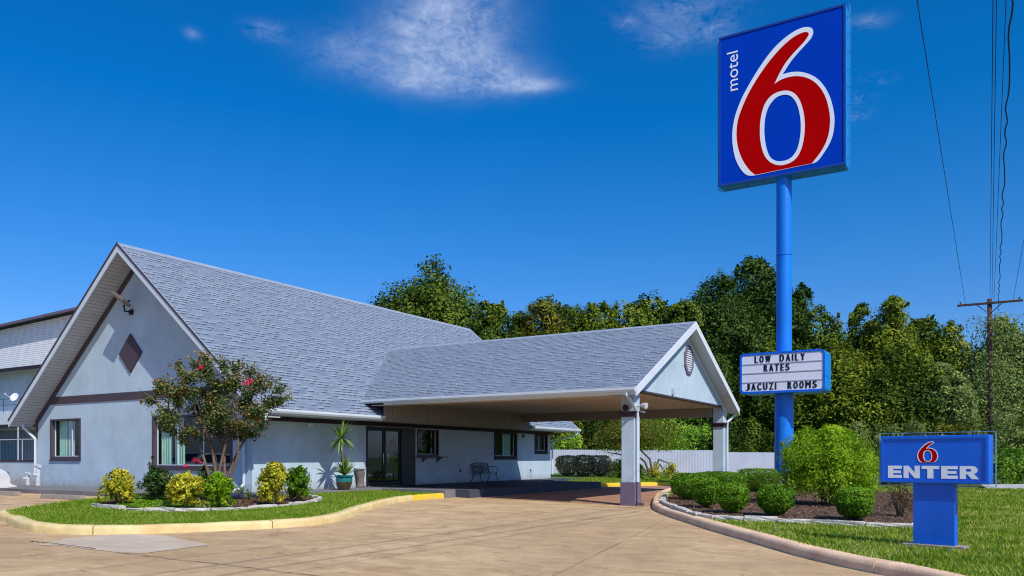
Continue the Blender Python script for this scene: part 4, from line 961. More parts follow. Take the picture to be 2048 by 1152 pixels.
for k in range(8): mb.box(bx1+.001-PX_, bx1+.012-PX_, by0+.1+k*.16-PY_, by0+.12+k*.16-PY_, bz0+.15-PG, bz1-.15-PG)
mb.build('side_rib', M['cab_blue'], rb)

# ------------------------------------------------------------------ entrance sign
def pr(p):
    q = np.array(p)-C0; d = float(q @ VIEW); return HX+FPX*float(q @ RIGHT)/d, HY-FPX*q[2]/d
er = R(-12); dE = 12.95; exy = np.array(pxd(1870, dE)); gE = G(*exy)+.13; eu = np.array([math.cos(er), math.sin(er)])
es = empty('entrance_sign', (float(exy[0]), float(exy[1]), gE), er, 'small blue entrance sign with the word ENTER standing on the lawn', 'sign')
def spanpx(w): a = exy-eu*w; b = exy+eu*w; return pr((a[0], a[1], 1.2))[0], pr((b[0], b[1], 1.2))[0]
W2 = .5
while spanpx(W2)[1]-spanpx(W2)[0] < 216: W2 += .002
FY = -.12; sc_ = dE/FPX
def ez(py): return EYE+(HY-py)*(dE-.1)/FPX-gE
hw = W2*83/216
mb = MB(); mb.box(-W2*.58, W2*.58, -.16, .18, -.05, .055); mb.build('base_slab', M['wheelstop'], es, bevel=.01)
mb = MB(); mb.box(-hw, hw, -.08, .10, .055, ez(966)+.02); mb.build('pedestal', M['enter_blue'], es, bevel=.008)
z0, z1 = ez(967), ez(871)
mb = MB(); mb.box(-W2, W2, FY, .14, z0, z1); ecab = mb.build('sign_cabinet', M['enter_blue'], es, bevel=.02)
mb = MB()
for (a, b, c, d) in ((-W2+.01, W2-.01, z0+.01, z0+.05), (-W2+.01, W2-.01, z1-.05, z1-.01), (-W2+.01, -W2+.05, z0+.05, z1-.05), (W2-.05, W2-.01, z0+.05, z1-.05)): mb.box(a, b, FY-.025, FY-.001, c, d)
mb.build('retainer_frame', M['enter_blue'], ecab)
mb = MB(); mb.box(-W2+.05, W2-.05, FY-.010, FY-.001, z0+.05, z1-.05); mb.build('sign_face', M['enter_blue'], ecab)
ux_ = 2*W2/216   # metres per photographed pixel along the board
xs6 = [p[0] for p in SIXM['white']]; zs6 = [p[1] for p in SIXM['white']]; k6 = 42*sc_/(max(zs6)-min(zs6)); kx6 = 42*ux_/(max(xs6)-min(xs6))
cx6 = (min(xs6)+max(xs6))/2; z6 = ez(925); x6 = (1861-1871)*ux_
six_parts(lambda u, v, d: (x6+(u-cx6)*kx6, FY-.011-d*.5, z6+(v-min(zs6))*k6), ecab, thin=.01)
GL = {'E': [[(0, 0), (1, 0), (1, .25), (.38, .25), (.38, .39), (.93, .39), (.93, .61), (.38, .61), (.38, .75), (1, .75), (1, 1), (0, 1)]],
 'N': [[(0, 0), (.31, 0), (.31, .56), (.70, 0), (1, 0), (1, 1), (.69, 1), (.69, .44), (.30, 1), (0, 1)]],
 'T': [[(.33, 0), (.67, 0), (.67, .75), (1, .75), (1, 1), (0, 1), (0, .75), (.33, .75)]],
 'R': [[(0, 0), (.33, 0), (.33, .36), (.42, .36), (.64, 0), (1.03, 0), (.75, .40), (.88, .47), (.95, .58), (.96, .72), (.92, .86), (.82, .96), (.66, 1), (0, 1)], [(.33, .57), (.33, .78), (.54, .78), (.62, .74), (.62, .61), (.54, .57)]]}
for ch, a, b in (('E', 1779, 1808), ('N', 1812, 1845), ('T', 1849, 1884), ('E', 1888, 1920), ('R', 1924, 1959)):
    mb = MB(); flat(mb, GL[ch], lambda u, v, d: ((a-1871+u*(b-a))*ux_, FY-.011-d, ez(957)+v*25*sc_), .004); mb.build('lettering', M['sign_white'], ecab, fix=False)
mb = MB()
for yy in (-.01, .05):
    pts = [(-W2-.06, z0-.04), (W2+.06, z0-.04), (W2+.06, z1+.05), (-W2-.06, z1+.05), (-W2-.06, z0-.04)]
    mb.tube([(p[0], yy, p[1]) for p in pts], .006, 6)
for xx in (-W2*.65, -W2*.62, W2*.6, W2*.63):
    mb.tube([(xx, .02, z1), (xx, .02, z1+.06)], .005, 6); mb.tube([(xx, .02, z0), (xx, .02, z0-.05)], .005, 6)
for zz in (z0+.15, z1-.15, z1-.2): mb.tube([(W2, .02, zz), (W2+.07, .02, zz)], .005, 6); mb.tube([(-W2, .02, zz), (-W2-.07, .02, zz)], .005, 6)
mb.build('border_tubing', M['tubing'], ecab)

# ------------------------------------------------------------------ potted palm, urn, bench
def blade_leaf(mb, c, az, el, ln, w, curl):
    c = Vector(c); d = Vector((math.cos(az)*math.cos(el), math.sin(az)*math.cos(el), math.sin(el))); s = Vector((-math.sin(az), math.cos(az), 0)); p = c.copy(); v = []
    for i in range(7):
        t = i/6; ww = w*(.5+1.2*t*(1-t)*2)*(1-t**3)+.001; v += [p-s*ww, p+s*ww+Vector((0, 0, .0))]; p = p+d*ln/6; d = (d+Vector((0, 0, -curl/6))).normalized()
    mb.add(v, [(2*i, 2*i+1, 2*i+3, 2*i+2) for i in range(6)])
PL = (-18.95, 20.35, .10)
plant = empty('palm_plant', PL, 0, 'spiky palm plant rising from the glazed pot by the entrance', 'plant')
mb = MB(); mb.tube([(0, 0, .4), (-.03, .02, .9), (-.10, .0, 1.35), (-.14, .0, 1.75)], [.035, .03, .026, .03], 8); mb.build('trunk', M['barkpale'], plant, smooth=True)
rr = random.Random(5)
for c, n, ln, emin in (((-.14, 0, 1.75), 75, .70, -1.0), ((.02, 0, .50), 60, .72, .35)):
    mb = MB()
    for i in range(n): blade_leaf(mb, c, rr.uniform(0, 6.28), rr.uniform(emin, 1.45), ln*rr.uniform(.8, 1.15), .030, rr.uniform(.15, .9))
    o = mb.build('leaf_cluster', L['palm'], plant, fix=False); at = o.data.attributes.new('rnd', 'FLOAT', 'FACE'); nf = len(o.data.polygons); at.data.foreach_set('value', np.repeat(RNG.uniform(0, 1, nf//6), 6).astype(np.float32))
pot = empty('plant_pot', PL, 0, 'teal and brown glazed pot holding the spiky palm', 'pot')
mb = MB(); mb.lathe([(.17, 0), (.19, .02), (.255, .18), (.275, .27)], seg=32); o = mb.build('pot_base', M['potbrown'], pot); smooth_angle(o)
mb = MB(); mb.lathe([(.2755, .27), (.285, .36), (.27, .42), (.31, .44), (.32, .48), (.30, .50), (.27, .49), (.26, .45)], seg=32); o = mb.build('pot_rim', M['teal'], pot); smooth_angle(o)
urn = empty('ash_urn', (-20.0, 22.35, .10), 0, 'slim stone ash urn with a dish top beside the door', 'urn')
mb = MB(); mb.lathe([(.15, 0), (.17, .04), (.13, .1), (.12, .3), (.15, .45), (.17, .56), (.16, .60)], seg=20); o = mb.build('body', M['urnstone'], urn); smooth_angle(o)
mb = MB(); mb.lathe([(.10, .60), (.22, .68), (.23, .72), (.19, .70), (.05, .66)], seg=20); o = mb.build('dish', M['pipe'], urn); smooth_angle(o)

by = atx(943, 940, -20.0)[1]+.1
bench = empty('garden_bench', (-20.0, by, .10), 0, 'black cast iron garden bench with scrolled back against the wall', 'bench'); BL = 1.32
mb = MB()
for k in range(4): mb.box(.03+k*.11, .115+k*.11, .03, BL-.03, .42, .445)
mb.build('seat', M['woodseat'], bench)
mb = MB(); N_ = 12
top = [(-.06, BL*i/N_, .80+.06*math.sin(math.pi*i/N_)) for i in range(N_+1)]; mb.tube(top, .018, 6); mb.tube([(-.01, 0, .48), (-.01, BL, .48)], .014, 6)
mb.tube([(0, 0, .42), (-.06, 0, .80)], .018, 6); mb.tube([(0, BL, .42), (-.06, BL, .80)], .018, 6)
for i in range(5):
    for j in range(2):
        c = (-.035, BL*(i+.5)/5, .565+j*.15); mb.tube([(c[0]-(.02 if j else 0), c[1]+.115*math.cos(a), c[2]+.075*math.sin(a)) for a in [2*math.pi*k/12 for k in range(13)]], .009, 5)
        mb.tube([(c[0], c[1]-.10, c[2]-.06), (c[0]-.01, c[1]+.10, c[2]+.06)], .008, 5); mb.tube([(c[0], c[1]+.10, c[2]-.06), (c[0]-.01, c[1]-.10, c[2]+.06)], .008, 5)
mb.build('backrest', M['black'], bench)
for yy in (0, BL):
    mb = MB(); mb.tube([(-.045, yy, .66), (.2, yy, .68), (.42, yy, .66), (.50, yy, .60), (.49, yy, .50), (.44, yy, .43)], .016, 6); mb.build('armrest', M['black'], bench)
    for xf in (.44, 0):
        s = 1 if xf else -1; mb = MB(); mb.tube([(xf, yy, .43), (xf-s*.05, yy, .28), (xf+s*.02, yy, .12), (xf+s*.10, yy, 0)], .017, 6); mb.build('leg', M['black'], bench)
mb = MB(); mb.tube([(.44, 0, .40), (.44, BL*.25, .33), (.44, BL*.5, .40), (.44, BL*.75, .33), (.44, BL, .40)], .012, 6); mb.build('apron', M['black'], bench)
# door mat
mb = MB(); mb.box(-19.6, -18.3, 23.0, 24.9, .104, .116); o = mb.build('door_mat', M['rubber']); tag(o, 'black rubber mat lying in front of the glass entrance doors', 'mat')

# neon decal in the door glass (fixed to the door)
def six_place(u, v, d): return (XW-.055+d, 24.28+u*.085, 1.62+v*.055)
w = MB(); flat(w, [SIXM['white'], SIXM['red']], six_place, .004); flat(w, [SIXM['ring'], SIXM['hole']], six_place, .004); o = part(w, 'door_decal', M['neon'], fix=False)

# ------------------------------------------------------------------ wheel stops, edging stones
for (xa, xb, yy, lb) in ((-29.6, -27.4, 14.1, 'worn concrete wheel stop nearest the parked white car'), (-25.1, -23.0, 13.65, 'worn concrete wheel stop beside the planted island')):
    g = G(xa, yy); mb = MB(); mb.prism([(yy-.11, g), (yy-.08, g+.13), (yy+.08, g+.13), (yy+.11, g)], 'x', xa, xb); o = mb.build('wheel_stop', M['wheelstop'], bevel=.015); tag(o, lb, 'wheel stop', 'concrete wheel stops')
def stones(path, dz, ln, group, where, seed):
    rr = random.Random(seed); P = catmull(path, 10, False); acc = 0; last = P[0]; idx = 0; prev = P[0]; out = []
    target = ln*rr.uniform(.7, 1.2)
    for p in P[1:]:
        acc += np.linalg.norm(p-prev); prev = p
        if acc >= target: out.append((last, p)); last = p; acc = 0; target = ln*rr.uniform(.7, 1.3)
    for (a, b) in out:
        idx += 1
        c = (a+b)/2; L_ = np.linalg.norm(b-a)-.015; ang = math.atan2(b[1]-a[1], b[0]-a[0]); hh = rr.uniform(.10, .16); w_ = rr.uniform(.11, .17)
        bm = bmesh.new(); bmesh.ops.create_cube(bm, size=1.0); bmesh.ops.subdivide_edges(bm, edges=bm.edges, cuts=3, use_grid_fill=True)
        for v in bm.verts: v.co = Vector((v.co.x*L_+rr.uniform(-.012, .012), v.co.y*w_+rr.uniform(-.012, .012), v.co.z*hh+rr.uniform(-.010, .010)))
        me = bpy.data.meshes.new('edging_stone'); bm.to_mesh(me); bm.free(); me.materials.append(M['stone'])
        o = bpy.data.objects.new('edging_stone', me); COL.objects.link(o); o.location = (c[0], c[1], G(c[0], c[1])+dz+hh*.32); o.rotation_euler = (rr.uniform(-.05, .05), rr.uniform(-.03, .03), ang+rr.uniform(-.05, .05))
        tag(o, 'rough pale stone block edging the %s bed' % where, 'stone', group)
stones([(-18.4, 11.2), (-17.2, 11.15), (-16.15, 11.4), (-15.5, 12.2), (-15.4, 13.7), (-15.6, 15.05), (-16.3, 16.5), (-17.3, 17.4), (-18.4, 17.85)], .10, .62, 'edging stones of the left bed', 'left shrub', 3)
stones([(-9.9, 27.0), (-9.05, 24.4), (-8.1, 21.85), (-6.0, 18.35), (-5.15, 17.7), (-3.6, 18.0), (-2.6, 18.0), (-1.65, 18.1), (-1.2, 18.9), (-1.1, 21), (-1.1, 25), (-1.1, 30)], .13, .78, 'edging stones of the right bed', 'right hedge', 4)

# ------------------------------------------------------------------ shrubs of the left bed
def at_px(px, py, dz=.12): p = pg(px, py, dz); return (float(p[0]), float(p[1]), G(p[0], p[1])+dz)
def shrub(px, ybase, ytop, wpx, leafm, label, n, size, seed, **kw):
    l = at_px(px, ybase); d = float(np.dot(np.array(l)-C0, VIEW)); rx = wpx/2*d/FPX; zt = EYE+(HY-ytop)*d/FPX-l[2]; rx *= .90 if 'boxy' in kw else .92
    kw.setdefault('ry', rx*.9); ry = kw.pop('ry'); zb = kw.pop('zb', .12)
    return bush(l, rx, ry, zb, zt, leafm, label, n, size, seed, **kw)
gL = 'variegated shrubs in the left bed'
shrub(236, 1010, 940, 62, 'gold', 'yellow leaved euonymus shrub at the left end of the left bed', 5200, .075, 21, group=gL, cat='shrub', name='shrub')
shrub(316, 1003, 938, 62, 'eudark', 'dark green shrub with pale leaf edges under the big gable window', 6000, .075, 22, group=gL, cat='shrub', name='shrub')
shrub(302, 998, 912, 14, 'eudark', 'single thin leafy shoot standing above the dark shrub', 260, .06, 23, cat='shrub', name='shrub', lobes=8, stems=2)
shrub(371, 1020, 946, 72, 'gold', 'wide yellow leaved euonymus shrub in front of the crape myrtle', 6500, .075, 24, group=gL, cat='shrub', name='shrub')
shrub(410, 1003, 935, 44, 'eudark', 'dark shrub half hidden behind the crape myrtle trunks', 4000, .07, 25, cat='shrub', name='shrub')
shrub(437, 1018, 945, 62, 'bright', 'fine bright green shrub at the foot of the crape myrtle', 11000, .07, 26, cat='shrub', name='shrub', asp=.3)
shrub(546, 1010, 925, 66, 'gold', 'tall yellow leaved shrub near the right end of the left bed', 6500, .075, 27, group=gL, cat='shrub', name='shrub')
shrub(597, 1003, 934, 56, 'hedge', 'rounded green shrub at the right end of the left bed', 7500, .065, 28, cat='shrub', name='shrub')
for i, (px, py, w) in enumerate(((480, 990, 26), (500, 1000, 16), (330, 1018, 30), (405, 1022, 34))):
    shrub(px, py, py-16, w, 'vine', ['small grey green weed beside the downspout foot', 'tiny leafy weed in the mulch below the downspout', 'low green plant in front of the dark shrub', 'low creeping plant in front of the wide yellow shrub'][i], 220, .05, 60+i, cat='plant', name='small_plant', zb=.0, stems=3)
# crape myrtle
ml = at_px(441, 1004); dM = float(np.dot(np.array(ml)-C0, VIEW)); sM = dM/FPX
my = empty('crape_myrtle', ml, A, 'multi-stemmed crape myrtle tree with a few pink blooms in the left bed', 'tree')
def mloc(px, py, dep=0.): return Vector(((px-441)*sM, dep, EYE+(HY-py)*sM-ml[2]))
rr = random.Random(12); mb = MB(); tips = []
stemdef = [((441, 1004), (432, 950), (425, 900), (405, 850), (380, 800)), ((443, 1004), (446, 950), (441, 900), (440, 850), (430, 760)), ((445, 1004), (455, 950), (470, 905), (495, 860), (530, 800)),
           ((440, 1004), (420, 950), (405, 890), (370, 850), (320, 800)), ((446, 1004), (462, 955), (480, 910), (480, 850), (470, 780)), ((442, 1004), (438, 940), (452, 880), (460, 820), (500, 770)), ((441, 1004), (430, 945), (418, 880), (430, 820), (410, 740))]
for s in stemdef:
    dp = rr.uniform(-.5, .5); q = [mloc(p[0], p[1], dp*i*.3) for i, p in enumerate(s)]; mb.tube(q, [.05, .042, .034, .024, .008], 7)
    for k in range(7):
        b = q[2+k % 2].lerp(q[3+k % 2], rr.random()); e = b+Vector((rr.uniform(-.75, .75), rr.uniform(-.6, .6), rr.uniform(.15, .75))); mb.tube([b, b.lerp(e, .5)+Vector((0, 0, .06)), e], [.016, .011, .004], 5); tips.append(e)
    tips.append(q[-1])
mb.build('trunk', M['barkpale'], my, smooth=True)
spr = [(300, 770), (285, 802), (320, 800), (330, 830), (320, 860), (350, 790), (350, 745), (365, 815), (385, 760), (400, 790), (390, 840), (412, 720), (415, 745), (430, 770), (430, 830), (455, 740), (470, 735), (450, 800), (465, 830), (480, 770),
       (500, 745), (505, 790), (500, 830), (520, 765), (530, 850), (545, 775), (565, 778), (560, 810), (535, 805), (485, 855), (420, 860), (345, 880), (515, 870), (400, 870), (375, 730), (585, 802), (455, 865), (310, 780), (480, 810), (540, 830),
       (345, 845), (365, 865), (460, 770), (440, 845), (410, 810), (380, 790), (490, 870)]
P = []; N = []; TN = []
for (px, py) in spr:
    edge = ((px-435)/150.)**2+((py-805)/85.)**2; nb = 280 if edge < .6 else 140; spz = .19 if edge < .6 else .13; c = mloc(441+(px-441)*.87, py, rr.uniform(-.8, .8)*(1 if edge < .6 else .5))
    for q in range(4):
        dr_ = Vector((rr.uniform(-1, 1)+(px-435)/200., rr.uniform(-1, 1), rr.uniform(-.1, 1))).normalized(); ln = .36 if edge < .6 else .32
        n = nb//2; t = RNG.uniform(-.6, 1, (n, 1)); cc = np.array(c)+t*np.array(dr_)*ln+RNG.normal(size=(n, 3))*spz*.42
        P.append(cc); N.append(RNG.normal(size=(n, 3))*.6+np.array([0, 0, .8])); TN.append(RNG.uniform(0, 1, n)*.7+.3*np.clip(t[:, 0], 0, 1))
leaf_mesh('crown', np.vstack(P), np.vstack(N), .085, L['myrtle'], my, asp=.5, rnd=np.concatenate(TN))
for i, (px, py) in enumerate(((506, 768), (513, 765), (416, 739), (404, 920), (412, 923), (388, 933))):
    c = np.array(mloc(px, py, -.5)); n = 60; q = c+RNG.normal(size=(n, 3))*.045*(1.1 if i < 2 else .6); o = leaf_mesh('blossom', q, RNG.normal(size=(n, 3)), .04, M['flower'], my, asp=.9); 

# ------------------------------------------------------------------ right bed
gR = 'clipped shrubs in the right bed'
def boxed(px, ybase, ytop, wpx, label, n, seed, dep=1.0, leafm='hedge', size=.06, group=gR, name='clipped_shrub', cat='shrub', pw=3.6):
    return shrub(px, ybase, ytop, wpx, leafm, label, n, size, seed, ry=None or (wpx/2*dep*.0135), boxy=pw, group=group, name=name, cat=cat, zb=.10)
boxed(1375, 1001, 947, 66, 'low clipped box shrub at the tip of the right bed', 7000, 31, 1.2)
boxed(1413, 1018, 955, 58, 'clipped shrub partly behind the round one near the right kerb', 6500, 32)
boxed(1466, 1029, 966, 64, 'clipped rounded shrub second from the tip along the stone edging', 7500, 33)
boxed(1551, 1035, 970, 73, 'clipped round shrub standing alone below the blue pole', 9000, 34)
boxed(1709, 1043, 975, 75, 'clipped cube shaped shrub just left of the entrance sign', 9500, 35, pw=4.2)
boxed(1435, 992, 944, 110, 'long clipped hedge running behind the front row of shrubs', 12000, 36, .9, pw=5)
boxed(1515, 985, 938, 90, 'clipped hedge block in front of the blue pole', 9000, 37, .9, pw=5)
shrub(1590, 980, 942, 110, 'grey', 'brownish low hedge behind the blue pole', 5000, .07, 38, cat='shrub', name='shrub')
shrub(1655, 1012, 856, 190, 'bright', 'large loose bright green bush beside the blue pole', 46000, .09, 40, cat='bush', name='large_bush', lobes=38, asp=.26, stems=14, zb=.35, fill=.35)
shrub(1800, 1036, 955, 80, 'brown', 'dry brown twiggy bush behind the entrance sign', 1500, .05, 41, cat='bush', name='dry_bush', stems=16, fill=.6)
shrub(1560, 975, 948, 40, 'brown', 'reddish withered shrub at the foot of the blue pole', 900, .06, 42, cat='shrub', name='dry_shrub', stems=8)
# blue utility box by the pole
p = pg(1537, 972, .15); mb = MB(); mb.box(-.45, .45, -.1, .1, .25, .34); mb.box(-.42, -.34, -.06, .06, 0, .25); mb.box(.34, .42, -.06, .06, 0, .25); o = mb.build('sign_floodlight_rail', M['pipe'], bevel=.01); o.location = (p[0], p[1], G(p[0], p[1])+.15); o.rotation_euler = (0, 0, A); tag(o, 'low pale blue metal rail beside the foot of the pole', 'rail')
# hedge at far right beyond the path
for i, (px, w) in enumerate(((2010, 80), (2090, 90), (2180, 100))):
    x, y = pxd(px, 46); bush((float(x), float(y), G(x, y)-.03), w/2*46/FPX*1.15, 1.2, .05, 2.1+.1*i, 'light', ['bright green hedge clump right of the entrance sign, beyond the path', 'bright green hedge clump at the right edge of the picture', 'outermost bright green hedge clump beyond the path'][i], 9000, .12, 50+i, cat='hedge', name='hedge', group='hedge clumps beyond the path', lobes=16)
# ------------------------------------------------------------------ planting behind the canopy
def far_shrub(px, d, yb, yt, w, leafm, label, n, size, seed, **kw):
    x, y = pxd(px, d); g = G(x, y)+.1; return bush((float(x), float(y), g), w/2*d/FPX, kw.pop('ry', w/2*d/FPX*.8), .08, EYE+(HY-yt)*d/FPX-g, leafm, label, n, size, seed, **kw)
for i, px in enumerate((1135, 1168, 1200)):
    far_shrub(px, 47, 0, 911, 44, 'grey', ['grey brown clipped hedge section nearest the motel wall', 'grey brown clipped hedge section in the middle of the back bed', 'grey brown clipped hedge section farthest from the motel wall'][i], 4500, .09, 70+i, cat='hedge', name='hedge', group='grey brown hedge behind the canopy', boxy=4.0)
far_shrub(1228, 45, 0, 926, 24, 'gold', 'small yellow shrub left of the near canopy column', 1300, .08, 73, cat='shrub', name='shrub')
far_shrub(1240, 44, 0, 918, 42, 'hedge', 'dark green shrub behind the near canopy column', 2600, .09, 74, cat='shrub', name='shrub')
far_shrub(1309, 45, 0, 925, 22, 'gold', 'narrow yellow shrub right of the near canopy column', 1200, .08, 75, cat='shrub', name='shrub')
far_shrub(1340, 45, 0, 926, 30, 'gold', 'round yellow shrub between the two canopy columns', 1700, .08, 76, cat='shrub', name='shrub')
far_shrub(1282, 44, 0, 930, 20, 'hedge', 'small green shrub hugging the near canopy column', 1200, .08, 77, cat='shrub', name='shrub')
# leaning olive-like tree behind the near column
x, y = pxd(1270, 48); ol = empty('small_tree', (float(x), float(y), G(x, y)+.1), A, 'small leaning tree with feathery olive foliage behind the near column', 'tree')
mb = MB(); s = 48/FPX
for q in (((30, 0), (20, 30), (-5, 50), (-30, 75)), ((35, 0), (30, 35), (5, 60), (20, 90)), ((32, 0), (50, 25), (60, 10), (75, -2)), ((30, 0), (5, 30), (-30, 45), (-60, 50)), ((32, 0), (48, 35), (66, 28), (80, 12))):
    mb.tube([(a*s, (i-1)*.15, b*s) for i, (a, b) in enumerate(q)], [.09, .06, .04, .012], 6)
mb.build('trunk', M['bark'], ol, smooth=True)
P, N, tn = crown_points(14000, 78*s, 1.6, 50*s, 130*s, 18, sub=16, seed=9, lobr=.5); leaf_mesh('crown', P, N, .13, L['oliv'], ol, asp=.3, rnd=tn)
# white metal fences
def fence(a, b, ztop, label, npan, seed):
    a = np.array(a[:2], float); b = np.array(b[:2], float); g = G(a[0], a[1]); L_ = np.linalg.norm(b-a); ang = math.atan2(b[1]-a[1], b[0]-a[0])
    f = empty('fence', (a[0], a[1], g), ang, label, 'fence', 'white metal fences')
    for k in range(npan):
        mb = MB(); x0 = L_*k/npan; x1 = L_*(k+1)/npan; n = 40; v = []
        for i in range(n*2+1):
            x_ = x0+(x1-x0)*i/(n*2); yy = .02 if (i//2) % 2 else -.01
            v += [(x_, yy, 0), (x_, yy, ztop-g)]
        mb.add(v, [(2*i, 2*i+2, 2*i+3, 2*i+1) for i in range(n*2)]); mb.box(x0, x1-.001, .03, .08, .3, .38); mb.box(x0, x1-.001, .03, .08, ztop-g-.3, ztop-g-.22)
        mb.build('panel', M['fence'], f, fix=False)
        mb = MB(); mb.box(x0-.05, x0+.05, .081, .17, 0, ztop-g-.02); mb.build('post', M['fence'], f)
    return f
fc = pxd(1452, 60)
fence(pxd(1060, 54), fc, 1.74, 'white corrugated fence running behind the canopy and shrubs', 6, 1)
fence((fc[0]+.1, fc[1]+.02), pxd(1660, 68), 1.60, 'white corrugated fence running back behind the blue pole', 6, 2)

# ------------------------------------------------------------------ trees
T = [ # px, depth, ytop, width, zbottom, leaf, label, n, lobes, size
 (850, 82, 552, 212, 3.0, 'oak', 'big round dark green tree rising behind the motel ridge', 30000, 34, .32),
 (975, 76, 606, 95, 2.0, 'oak', 'smaller yellow green tree right of the big round one', 12000, 18, .28),
 (905, 74, 655, 120, 1.5, 'yel', 'yellow green tree low behind the end of the motel ridge', 11000, 18, .28),
 (1095, 76, 604, 120, 1.5, 'oliv', 'olive and rust tinted tree above the canopy ridge', 15000, 22, .28),
 (1188, 78, 608, 90, 1.5, 'yel', 'feathery yellow green tree above the canopy ridge', 11000, 16, .28),
 (1290, 80, 600, 120, 1.5, 'oak', 'mid green tree left of the canopy gable peak', 14000, 20, .30),
 (1365, 78, 603, 80, 1.5, 'oak', 'slim green tree just behind the canopy gable peak', 10000, 14, .28),
 (1045, 78, 628, 90, 1.5, 'oak', 'mid green tree just right of the motel ridge end', 9000, 14, .28),
 (1140, 80, 616, 110, 1.5, 'oak', 'green tree filling the middle of the row above the canopy ridge', 12000, 16, .28),
 (1240, 79, 618, 100, 1.5, 'yel', 'low yellow green tree above the middle of the canopy ridge', 11000, 16, .28),
 (1330, 82, 612, 100, 1.5, 'dark', 'dark tree left of the canopy gable peak', 11000, 16, .28),
 (1440, 80, 555, 130, 1.5, 'dark', 'tall dark tree leaning on the tallest crown', 17000, 24, .30),
 (1515, 84, 524, 160, 2.0, 'dark', 'tallest dark green tree, directly behind the blue pole', 26000, 34, .32),
 (1590, 84, 575, 90, 1.5, 'dark', 'dark tree just right of the blue pole', 12000, 16, .30),
 (1650, 80, 625, 100, 1.0, 'oak', 'mid green tree right of the letter board', 13000, 18, .30),
 (1790, 78, 600, 110, 1.0, 'yel', 'tall yellow green tree halfway between pole and utility pole', 15000, 22, .28),
 (1735, 80, 615, 90, 1.0, 'oak', 'green tree left of the tall yellow green one', 12000, 18, .30),
 (1845, 82, 640, 90, 1.0, 'oak', 'green tree right of the tall yellow green one', 11000, 16, .30),
 (1905, 78, 650, 100, 1.0, 'yel', 'yellow green tree left of the utility pole', 13000, 18, .28),
 (2000, 70, 642, 110, .5, 'vine', 'vine covered tree behind the utility pole', 17000, 24, .26),
 (2075, 76, 655, 110, .5, 'oak', 'green tree at the right edge of the picture', 12000, 18, .30),
 (2180, 80, 640, 130, .5, 'oak', 'green tree outside the right edge', 9000, 16, .34),
 (1560, 74, 680, 130, .3, 'oak', 'lower green tree in front of the tallest one', 14000, 18, .27),
 (1400, 74, 680, 130, .3, 'dark', 'lower dark tree behind the far canopy column', 13000, 18, .27),
 (1680, 72, 700, 140, .3, 'yel', 'lower bushy tree above the large bright bush', 14000, 20, .26),
 (1800, 70, 715, 140, .3, 'oak', 'lower bushy tree above the entrance sign', 14000, 20, .26),
 (1880, 68, 730, 110, .3, 'vine', 'pale green vine draped tree left of the utility pole', 12000, 18, .24),
 (1260, 76, 700, 160, .5, 'dark', 'dark shaded tree seen under the canopy', 12000, 18, .28),
 (1150, 76, 700, 130, .5, 'dark', 'dark shaded tree behind the far end of the motel', 10000, 16, .28),
 (1960, 78, 720, 120, .3, 'dark', 'dark tree low behind the utility pole', 9000, 16, .28),
]
for i, (px, d, yt, w, zb, lf, lb, n, lo, sz) in enumerate(T):
    tree(px, d, yt, w*1.2, zb, lf, lb, int(n*2.9), int(lo*1.2), seed=100+i, size=sz*.98, fill=.25, lobr=.40)
U = [(1320, 64, 828, 190, 'light', 'wide light green bush overhanging the fence between the columns'), (1140, 66, 868, 70, 'light', 'light green bush over the fence by the motel corner'), (1215, 66, 860, 80, 'oliv', 'olive bush over the fence left of the near column'),
     (1490, 72, 838, 110, 'oak', 'green bush over the fence right of the far column'), (1610, 73, 830, 120, 'oak', 'shaded green bush behind the large bright bush'), (1730, 64, 850, 110, 'vine', 'pale bush between the bright bush and the entrance sign'),
     (1820, 60, 845, 120, 'vine', 'pale scrub directly behind the entrance sign'), (1910, 60, 850, 110, 'oliv', 'olive scrub left of the utility pole foot'), (2015, 56, 830, 110, 'vine', 'pale vine scrub right of the utility pole foot'), (2100, 60, 820, 120, 'oak', 'green scrub at the right edge'), (1420, 68, 850, 100, 'dark', 'dark bush behind the far column')]
for i, (px, d, yt, w, lf, lb) in enumerate(U):
    x, y = pxd(px, d); g = G(x, y)-.03; bush((float(x), float(y), g), w/2*d/FPX*1.08, w/2*d/FPX*.8, .0, EYE+(HY-yt)*d/FPX-g, lf, lb, 9000 if w < 150 else 16000, .19, 140+i, cat='bush', name='wild_bush', group='wild bushes along the wood edge', lobes=18, stems=8)

# ------------------------------------------------------------------ utility pole and lines
DU = 46.; ux, uy = pxd(1979, DU); ug = G(ux, uy)-.03; uz = EYE+(HY-598)*DU/FPX
wd = (RIGHT[:2]*.6+VIEW[:2]); wd /= np.linalg.norm(wd); an = math.atan2(wd[0], -wd[1])   # lines run along wd; the arm is square to them
up_ = empty('utility_pole', (float(ux), float(uy), ug), math.atan2(-wd[0], wd[1]), 'brown wooden utility pole with a single crossarm, wrapped in vines', 'utility pole')
mb = MB(); mb.tube([(0.12, 0, -.3), (.05, 0, 4), (0, 0, uz-ug)], [.17, .15, .12], 12); mb.build('pole', M['polewood'], up_, smooth=True)
za = EYE+(HY-607)*DU/FPX-ug
mb = MB(); mb.box(-1.62, 1.62, -.20, -.10, za-.06, za+.06); arm = mb.build('crossarm', M['polewood'], up_, bevel=.008)
for s in (-1, 1):
    mb = MB(); mb.tube([(s*.62, -.10, za-.05), (0, -.14, za-.62)], .022, 6); mb.build('brace', M['wire'], up_)
    mb = MB(); mb.lathe([(.025, 0), (.03, .04), (.055, .06), (.03, .09), (.055, .12), (.02, .16)], c=(s*1.45, -.15, za+.06), seg=10); mb.build('insulator', M['lampgrey'], up_)
for xx in (.18, .35, .02): pass
P = []; N = []
